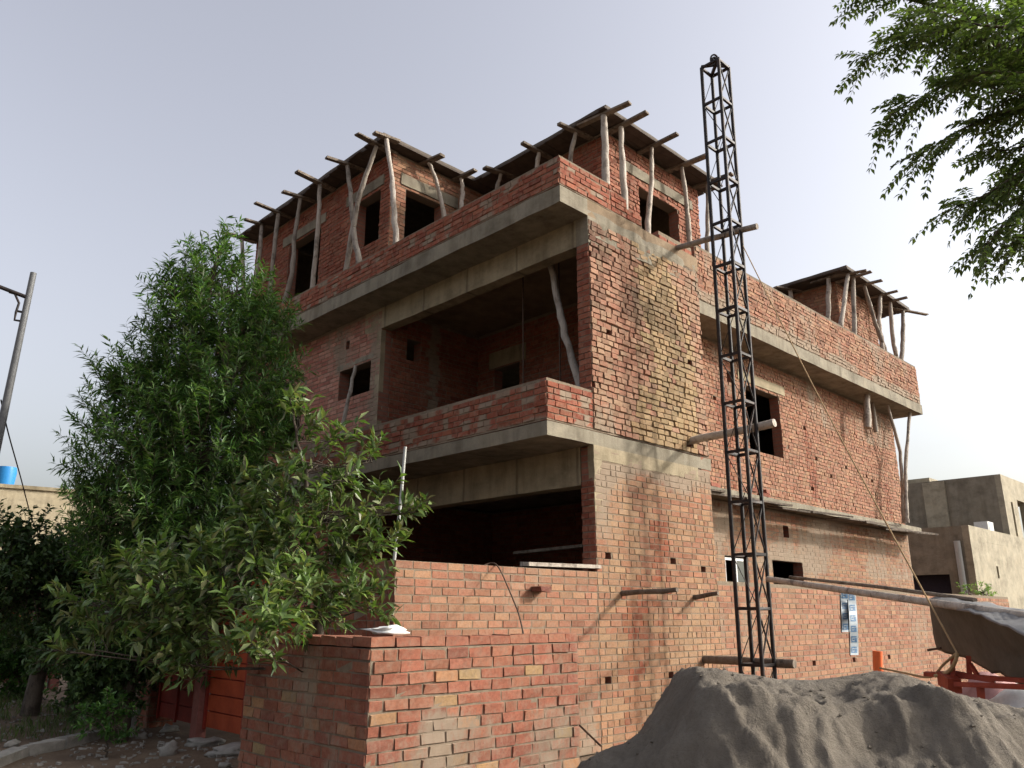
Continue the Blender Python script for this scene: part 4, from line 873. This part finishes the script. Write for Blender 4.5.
# ================================================================== vegetation
def leafset(n, PT, DR, ln, wd, cols, fold=.25, droop=.3, rng=None, NB=None):
    """n leaves: PT (n,3) bases, DR (n,3) directions"""
    DR = DR+np.array([0, 0, -droop])*rng.uniform(.2, 1, (n, 1)); DR /= np.linalg.norm(DR, axis=1)[:, None]
    up = np.array([0, 0, 1.])+rng.normal(0, .45, (n, 3)); sd = np.cross(DR, up); sd /= (np.linalg.norm(sd, axis=1)[:, None]+1e-6); nn = np.cross(sd, DR)
    l_ = (ln*rng.uniform(.65, 1.15, n))[:, None]; w_ = (wd*rng.uniform(.75, 1.15, n))[:, None]
    b = PT; m_ = PT+DR*l_*.45-nn*l_*.02; e = PT+DR*l_-nn*l_*.16
    lft = m_+sd*w_*.5+nn*w_*fold; rgt = m_-sd*w_*.5+nn*w_*fold
    V = np.stack([b, lft, m_+nn*0, rgt, e], 1).reshape(-1, 3)
    i = np.arange(n)[:, None]*5
    Fc = np.concatenate([i+np.array([[0, 2, 1]]), i+np.array([[0, 3, 2]]), i+np.array([[1, 2, 4]]), i+np.array([[2, 3, 4]])], 0)
    C = np.array(cols)[rng.integers(0, len(cols), n)]*rng.uniform(.75, 1.25, (n, 1)); C = np.repeat(C, 5, 0)
    return V, Fc, C
def leaf_obj(name, sets, mat, parent):
    r = parent
    while r.parent: r = r.parent
    off = np.array(r.location); V = []; Fs = []; C = []; k = 0
    for v, f, c in sets: V.append(v); Fs.append(f+k); C.append(c); k += len(v)
    V = np.concatenate(V)-off; Fs = np.concatenate(Fs); C = np.concatenate(C)
    me = bpy.data.meshes.new(name); me.vertices.add(len(V)); me.vertices.foreach_set('co', V.astype(np.float32).ravel())
    me.loops.add(len(Fs)*3); me.loops.foreach_set('vertex_index', Fs.astype(np.int32).ravel()); me.polygons.add(len(Fs)); me.polygons.foreach_set('loop_start', np.arange(0, len(Fs)*3, 3, dtype=np.int32))
    me.update(calc_edges=True); ca = me.color_attributes.new('col', 'FLOAT_COLOR', 'POINT'); cc = np.ones((len(V), 4), np.float32); cc[:, :3] = C; ca.data.foreach_set('color', cc.ravel())
    me.materials.append(MT[mat]); o = bpy.data.objects.new(name, me); COL.objects.link(o); o.parent = parent; return o
def tree(name, label, cat, base, lobes, ntwig, per, ln, wd, cols, mat='leaf', seed=1, r0=.12, droop=.3, fork=.35, up=.5, twl=.35, trunk_pts=None, group=None, twr=.006, leafup=.3):
    """lobes: (centre, radius). trunk -> limbs to lobes -> twigs -> leaves"""
    rng = np.random.default_rng(seed); base = np.array(base, float); t = thing(name, label, cat, base, group)
    tr = MB(); sets = []
    cs = np.array([l_[0] for l_ in lobes]); zmin = cs[:, 2].min(); zmax = cs[:, 2].max()
    tp = [np.array(q, float) for q in trunk_pts] if trunk_pts else [base, base+(cs.mean(0)-base)*.35*np.array([.6, .6, 1]), base+(cs.mean(0)-base)*.8, base*.0+cs[cs[:, 2].argmax()]]
    pp = []; 
    for i in range(len(tp)-1):
        for k in range(5): pp.append(tp[i]+(tp[i+1]-tp[i])*k/5+rng.normal(0, .015, 3)*(1 if i+k else 0))
    pp.append(tp[-1]); n = len(pp); tr.tube(pp, [r0*(1-.88*i/(n-1)) for i in range(n)], 10, wob=.05); PPa = np.array(pp)
    tr.build('trunk', 'bark', t); br = MB()
    tot = sum(l_[1]**2 for l_ in lobes)
    for c, r in [(l_[0], l_[1]) for l_ in lobes]:
        c = np.array(c, float)
        # start on the trunk lower than the lobe
        cand = [i for i in range(n) if PPa[i][2] < c[2]-.1*r] or [0]; i = max(cand, key=lambda q: PPa[q][2]-np.linalg.norm(PPa[q]-c)*.7)
        a = PPa[i]; m_ = (a+c)/2+np.array([0, 0, -.12])*np.linalg.norm(c-a)*.3+rng.normal(0, .05, 3)*np.linalg.norm(c-a)*.4
        L_ = [a+(m_-a)*k/3 for k in range(3)]+[m_+(c-m_)*k/3 for k in range(4)]; rr = r0*.42*min(1, r+.3)
        br.tube(L_, [max(rr*(1-.75*k/6), twr*1.5) for k in range(7)], 6, cap=False)
        nt_ = max(3, int(ntwig*r*r/tot)); La = np.array(L_)
        for q in range(nt_):
            d = rng.normal(0, 1, 3); d /= np.linalg.norm(d); d[2] = d[2]+up*.3; e = c+d*r*rng.uniform(.25, 1.08)**.6
            s = La[rng.integers(3, 7)]+rng.normal(0, .02, 3)
            if np.linalg.norm(e-s) > r*1.2: s = c+(s-c)*.3
            dd = e-s; md = s+dd*.5+np.array([0, 0, .08])*np.linalg.norm(dd)
            br.tube([s, md, e], [twr*1.3, twr, twr*.5], 4, cap=False)
            # end sprig
            sl = twl*rng.uniform(.6, 1.3); dn = dd/(np.linalg.norm(dd)+1e-6); dn = dn+np.array([0, 0, up])+rng.normal(0, .25, 3); dn /= np.linalg.norm(dn)
            K = per; ts = rng.uniform(-.35, 1., K); P0 = e+dn*(ts*sl)[:, None]
            br.tube([e, e+dn*sl], [twr*.6, twr*.3], 3, cap=False)
            az = rng.uniform(0, 2*math.pi, K); a1_ = np.cross(dn, [0, 0, 1.]); a1_ /= np.linalg.norm(a1_)+1e-6; a2_ = np.cross(dn, a1_)
            D_ = dn*rng.uniform(.25, .9, K)[:, None]+a1_*np.cos(az)[:, None]+a2_*np.sin(az)[:, None]+np.array([0, 0, leafup])
            cl_ = np.array(cols)*(rng.uniform(.8, 1.2))
            sets.append(leafset(K, P0, D_, ln, wd, cl_, droop=droop, rng=rng))
    br.build('branches', 'bark', t)
    leaf_obj('foliage', sets, mat, t); return t
def lob(lst, D): return [(at(x, y, D+dd), r) for x, y, r, dd in lst]
TD = 12.6
GA = [(.045, .10, .026), (.062, .13, .032), (.085, .165, .04), (.035, .08, .022), (.12, .20, .055), (.10, .13, .06)]
LA = lob([(218, 252, .22, 0), (212, 275, .38, 0), (240, 295, .42, .2), (172, 290, .25, 0), (188, 310, .42, 0), (158, 330, .22, .1), (205, 340, .75, 0), (255, 335, .5, -.1), (110, 385, .32, .1), (145, 390, .42, .2), (180, 400, .85, .3), (228, 400, .85, -.3), (270, 375, .35, -.2), (278, 325, .2, -.2), (104, 430, .26, .1), (140, 455, .85, 0), (200, 465, 1.0, -.3), (245, 455, .6, 0), (98, 490, .28, 0), (90, 520, .25, 0), (145, 525, .95, 0), (205, 535, 1.0, 0), (245, 530, .6, 0), (110, 555, .5, .2), (170, 600, .9, 0), (220, 605, .7, .2), (130, 640, .5, .2), (190, 650, .5, -.2)], TD)
tree('willow_leaved_tree', 'tall narrow-leaved green tree with feathery upright top in front of the house', 'tree', (4.35, 12.1, 0), LA, 2300, 30, .165, .027, GA, seed=3, r0=.13, up=.7, twl=.4, droop=.25)
GBr = [(.075, .125, .035), (.10, .155, .045), (.135, .19, .06), (.055, .095, .03), (.16, .19, .08), (.11, .11, .05)]
LB = lob([(290, 400, .12, 0), (300, 425, .15, 0), (345, 440, .10, .1), (318, 465, .22, .1), (352, 478, .16, 0), (390, 502, .17, -.1), (415, 512, .10, -.1), (372, 462, .10, .1), (275, 500, .26, .2), (250, 520, .22, .3), (325, 520, .28, -.1), (372, 545, .22, -.1), (300, 560, .38, 0), (250, 565, .38, .1), (355, 592, .28, -.1), (330, 615, .24, 0), (378, 605, .13, -.1), (290, 600, .33, -.5), (262, 625, .25, -.9), (276, 655, .12, -1.1), (240, 648, .12, -.9), (215, 590, .36, 0), (195, 568, .26, .3), (170, 610, .36, .2), (140, 585, .3, .6), (115, 612, .25, .6), (205, 635, .26, 0), (185, 665, .18, 0), (90, 605, .22, .8), (95, 650, .10, .3), (70, 652, .07, .3)], 7.5)
tree('broad_leaved_tree', 'young broad-leaved tree with sunlit long leaves spilling over the garden wall', 'tree', (3.98, 6.35, 0), LB, 480, 14, .14, .044, GBr, 'leaf_gloss', seed=5, r0=.05, up=.45, twl=.17, droop=.35, twr=.004, trunk_pts=[(3.98, 6.35, 0), (3.95, 6.4, 1.0), at(316, 570, 7.5), at(315, 510, 7.5), at(300, 450, 7.5), at(291, 405, 7.5)])
# hanging twig on the left of it
GD = [(.04, .075, .024), (.055, .095, .03), (.03, .06, .018), (.07, .11, .035)]
LC = lob([(15, 562, .5, 0), (50, 580, .6, 0), (95, 580, .6, 0), (30, 590, .8, 0), (80, 610, .8, .2), (30, 535, .25, 0), (110, 560, .4, .1), (70, 548, .3, 0), (130, 610, .6, 0), (5, 575, .7, 0)], 14.5)
tree('dark_bushy_tree', 'dark shaded tree with round leaves behind the verge at the left', 'tree', onZ(72, 722, 0.0), LC, 900, 20, .11, .05, GD, 'leaf_dark', seed=8, r0=.09, up=.1, twl=.3, droop=.5)
LC2 = lob([(100, 650, .4, 0), (85, 690, .35, 0), (60, 650, .3, 0), (105, 670, .4, 0), (120, 690, .35, 0), (135, 665, .35, 0)], 12.8)
tree('low_dark_shrub', 'low dark shrub between the leaning trunk and the gate pillar', 'shrub', onZ(100, 722, 0.0), LC2, 300, 20, .10, .045, GD, 'leaf_dark', seed=9, r0=.04, up=.1, twl=.2, droop=.4)
mb = MB(); mb.tube([at(52, 612, 15), at(47, 640, 15), at(40, 668, 15), at(33, 690, 15)*np.array([1, 1, 0])+np.array([0, 0, 0])], [.08, .09, .11, .14], 10, wob=.08); tag(mb.build('tree_trunk', 'bark'), 'reddish leaning bare trunk at the far left by the fence', 'trunk')
GS = [(.04, .10, .025), (.06, .14, .03), (.085, .17, .04)]
LS = lob([(8, 650, .5, 0), (30, 655, .45, 0), (15, 672, .5, 0), (-15, 660, .5, 0), (38, 672, .3, 0)], 17)
tree('garden_shrub', 'bright green rounded shrub in front of the white fence at far left', 'shrub', at(15, 680, 17)*np.array([1, 1, 0]), LS, 380, 22, .09, .035, GS, 'leaf', seed=10, r0=.04, up=.3, twl=.2, droop=.2)
LS2 = lob([(100, 722, .22, 0), (115, 728, .2, 0), (108, 715, .18, 0)], 11.4)
tree('small_weed_bush', 'small leafy weed growing beside the white pipe stub', 'shrub', at(108, 745, 11.4)*np.array([1, 1, 0]), LS2, 60, 16, .08, .03, GS, 'leaf', seed=11, r0=.015, up=.3, twl=.1, droop=.3)
pb_ = onY(985, 590, 8.4); tree('wall_top_plant', 'small green plant against the neighbour house behind the brick wall', 'plant', (pb_[0], 8.4, 0), [((pb_[0]-.2, 8.4, pb_[2]-.1), .22), ((pb_[0]+.25, 8.4, pb_[2]-.1), .16), ((pb_[0]-1.5, 8.5, pb_[2]-.1), .15)], 34, 12, .12, .035, [(.12, .2, .05), (.18, .28, .08)], seed=12, r0=.02, up=.6, twl=.18)
# grass tufts
rng = np.random.default_rng(4); n = 7000; X = rng.uniform(1.5, 4.4, n); Y = rng.uniform(12.5, 22, n); Zs = np.array([gz(x, y) for x, y in zip(X, Y)])
keep = np.array([nz(x*1.2, y*1.2, 7) > -.05 for x, y in zip(X, Y)]); X, Y, Zs = X[keep], Y[keep], Zs[keep]; n = len(X)
gp = thing('grass', 'patchy grass on the shaded verge at left', 'grass', (3, 15, 0)); bpy.data.objects.remove(gp)
class _R: pass
V, Fc, C = leafset(n, np.stack([X, Y, Zs], 1), np.stack([rng.normal(0, .35, n), rng.normal(0, .35, n), np.ones(n)], 1), .16, .014, [(.07, .10, .03), (.10, .13, .05), (.05, .08, .025)], droop=.0, rng=rng)
dm = bpy.data.objects.new('tmp', None); go = leaf_obj('grass', [(V, Fc, C)], 'leaf', dm); go.parent = None; bpy.data.objects.remove(dm); tag(go, 'patchy grass on the shaded verge at left', 'grass', kind='stuff')
# overhanging tree at the top right: pinnate leaves on drooping branches
def pinnate():
    rng = np.random.default_rng(21)
    base = np.array([9.0, -1.6, 0]); t = thing('overhanging_tree', 'large tree with drooping feather-like leaves hanging into the top right corner', 'tree', base)
    fork = np.array([8.9, -1.0, 4.2]); mb = MB(); mb.tube([base, base+np.array([.1, 0, 1.5]), base+np.array([-.1, .2, 3.2]), fork, fork+np.array([.2, .3, 2.])], [.26, .22, .19, .15, .08], 12, wob=.05); mb.build('trunk', 'bark', t)
    br = MB(); sets = []
    cols = [(.075, .11, .035), (.095, .135, .042), (.12, .16, .055), (.055, .085, .028)]
    paths = [  # pixel waypoints with distance
     [(1080, 60, 6.6), (1000, 20, 6.2), (930, 5, 6.0), (880, -8, 5.9), (848, -6, 5.8)],
     [(1080, 70, 6.6), (1010, 50, 6.2), (960, 30, 6.0), (915, 35, 5.9), (862, 60, 5.8)],
     [(1090, 100, 6.4), (1030, 75, 6.1), (985, 72, 5.9), (940, 88, 5.8), (885, 118, 5.7)],
     [(1090, 130, 6.6), (1040, 105, 6.2), (1000, 112, 6.0), (960, 130, 5.9), (912, 160, 5.8)],
     [(1100, 170, 6.6), (1060, 160, 6.3), (1025, 170, 6.1), (985, 195, 6.0), (942, 214, 5.9)],
     [(1110, 190, 6.4), (1060, 185, 6.2), (1030, 200, 6.0), (1000, 228, 5.9), (980, 252, 5.8)],
     [(1090, 40, 7.0), (1030, 10, 6.6), (980, -20, 6.4), (930, -40, 6.3)],
     [(1090, 90, 6.9), (1020, 60, 6.6), (960, 40, 6.5), (900, 20, 6.4)],
     [(1100, 120, 7.0), (1040, 90, 6.7), (1000, 60, 6.5), (950, 60, 6.4)],
     [(1110, 150, 7.0), (1050, 140, 6.6), (1010, 150, 6.4), (980, 150, 6.3)],
     [(1120, 230, 6.6), (1060, 225, 6.3), (1025, 235, 6.1), (1005, 248, 6.0)],
     [(1110, 10, 6.8), (1040, -30, 6.5), (960, -60, 6.3), (880, -50, 6.2)],
     [(1090, 60, 6.1), (1030, 30, 5.8), (980, 25, 5.6), (925, 10, 5.5)],
     [(1100, 100, 6.1), (1040, 100, 5.9), (1000, 90, 5.8), (955, 75, 5.7)],
     [(1105, 175, 6.9), (1050, 160, 6.8), (1015, 160, 6.7), (1000, 195, 6.6)],
    ]
    for w_, wp in enumerate(paths):
        P = [at(*q) for q in wp]; start = fork+(P[0]-fork)*.0
        pts = [fork, (fork+P[0])/2+np.array([0, 0, .3])]+P; n = len(pts)
        br.tube(pts, [max(.055*(1-i/(n-1))**1.3, .004) for i in range(n)], 6, cap=False)
        # leaves all along the visible part
        seg = []
        for i in range(1, n-1):
            m = max(2, int(np.linalg.norm(pts[i+1]-pts[i])/.05))
            seg += [(pts[i]+(pts[i+1]-pts[i])*k/m, (pts[i+1]-pts[i])/np.linalg.norm(pts[i+1]-pts[i]), (i-1+k/m)/(n-2)) for k in range(m)]
        for p, d, f in seg:
            if f < .15: continue
            for _ in range(3):
                if rng.random() < .12: continue
                sd = np.cross(d, [0, 0, 1.]); sd /= np.linalg.norm(sd)+1e-6
                rl = rng.uniform(.22, .42)*(1.15-.35*f); dr = d*rng.uniform(.3, 1.)+sd*rng.choice([-1, 1])*rng.uniform(.2, 1.)+np.array([0, 0, rng.uniform(-.5, .35)]); dr /= np.linalg.norm(dr)
                m = int(rl/.032); tt_ = (np.arange(m)+.8)/m; R_ = p+dr*(tt_*rl)[:, None]+np.array([0, 0, -.28])*rl*(tt_**2)[:, None]
                br.tube([p, R_[m//2], R_[-1]], [.0022, .0018, .001], 3, cap=False)
                s2 = np.cross(dr, [0, 0, 1.]); s2 /= np.linalg.norm(s2)+1e-6
                B = np.repeat(R_, 2, 0); sg = np.tile([1, -1], m)[:, None]; D_ = s2*sg*.9+dr*.55+rng.normal(0, .12, (2*m, 3))
                B = np.concatenate([B, R_[-1:]]); D_ = np.concatenate([D_, dr[None]])
                sets.append(leafset(len(B), B, D_, .062, .026, np.array(cols)*rng.uniform(.8, 1.25), droop=.45, rng=rng))
    br.build('branches', 'bark', t); leaf_obj('foliage', sets, 'leaf', t)
pinnate()
# ================================================================== light
SUN = np.array([.98, -.89, .67]); SUN /= np.linalg.norm(SUN); el = math.asin(SUN[2]); azm = math.atan2(SUN[0], SUN[1])
w = bpy.data.worlds.new('World'); SC.world = w; w.use_nodes = True; t = w.node_tree; bg = t.nodes['Background']; bg.inputs[1].default_value = .14
sky = t.nodes.new('ShaderNodeTexSky'); sky.sky_type = 'NISHITA'; sky.sun_disc = False; sky.sun_elevation = el; sky.sun_rotation = azm; sky.air_density = 1.3; sky.dust_density = 7.; sky.ozone_density = 2.; sky.altitude = 200
hs = t.nodes.new('ShaderNodeHueSaturation'); hs.inputs['Saturation'].default_value = .36; hs.inputs['Hue'].default_value = .525; t.links.new(sky.outputs[0], hs.inputs['Color'])
t.links.new(hs.outputs[0], bg.inputs[0])
ld = bpy.data.lights.new('sun', 'SUN'); ld.energy = 2.3; ld.angle = math.radians(2.6); ld.color = (1, .93, .83)
lo = bpy.data.objects.new('sun', ld); COL.objects.link(lo); lo.rotation_euler = Vector(SUN).to_track_quat('Z', 'Y').to_euler(); lo.location = (0, 0, 30)
SC.view_settings.view_transform = 'Standard'; SC.view_settings.look = 'None'; SC.view_settings.exposure = 0.98; SC.view_settings.gamma = 1
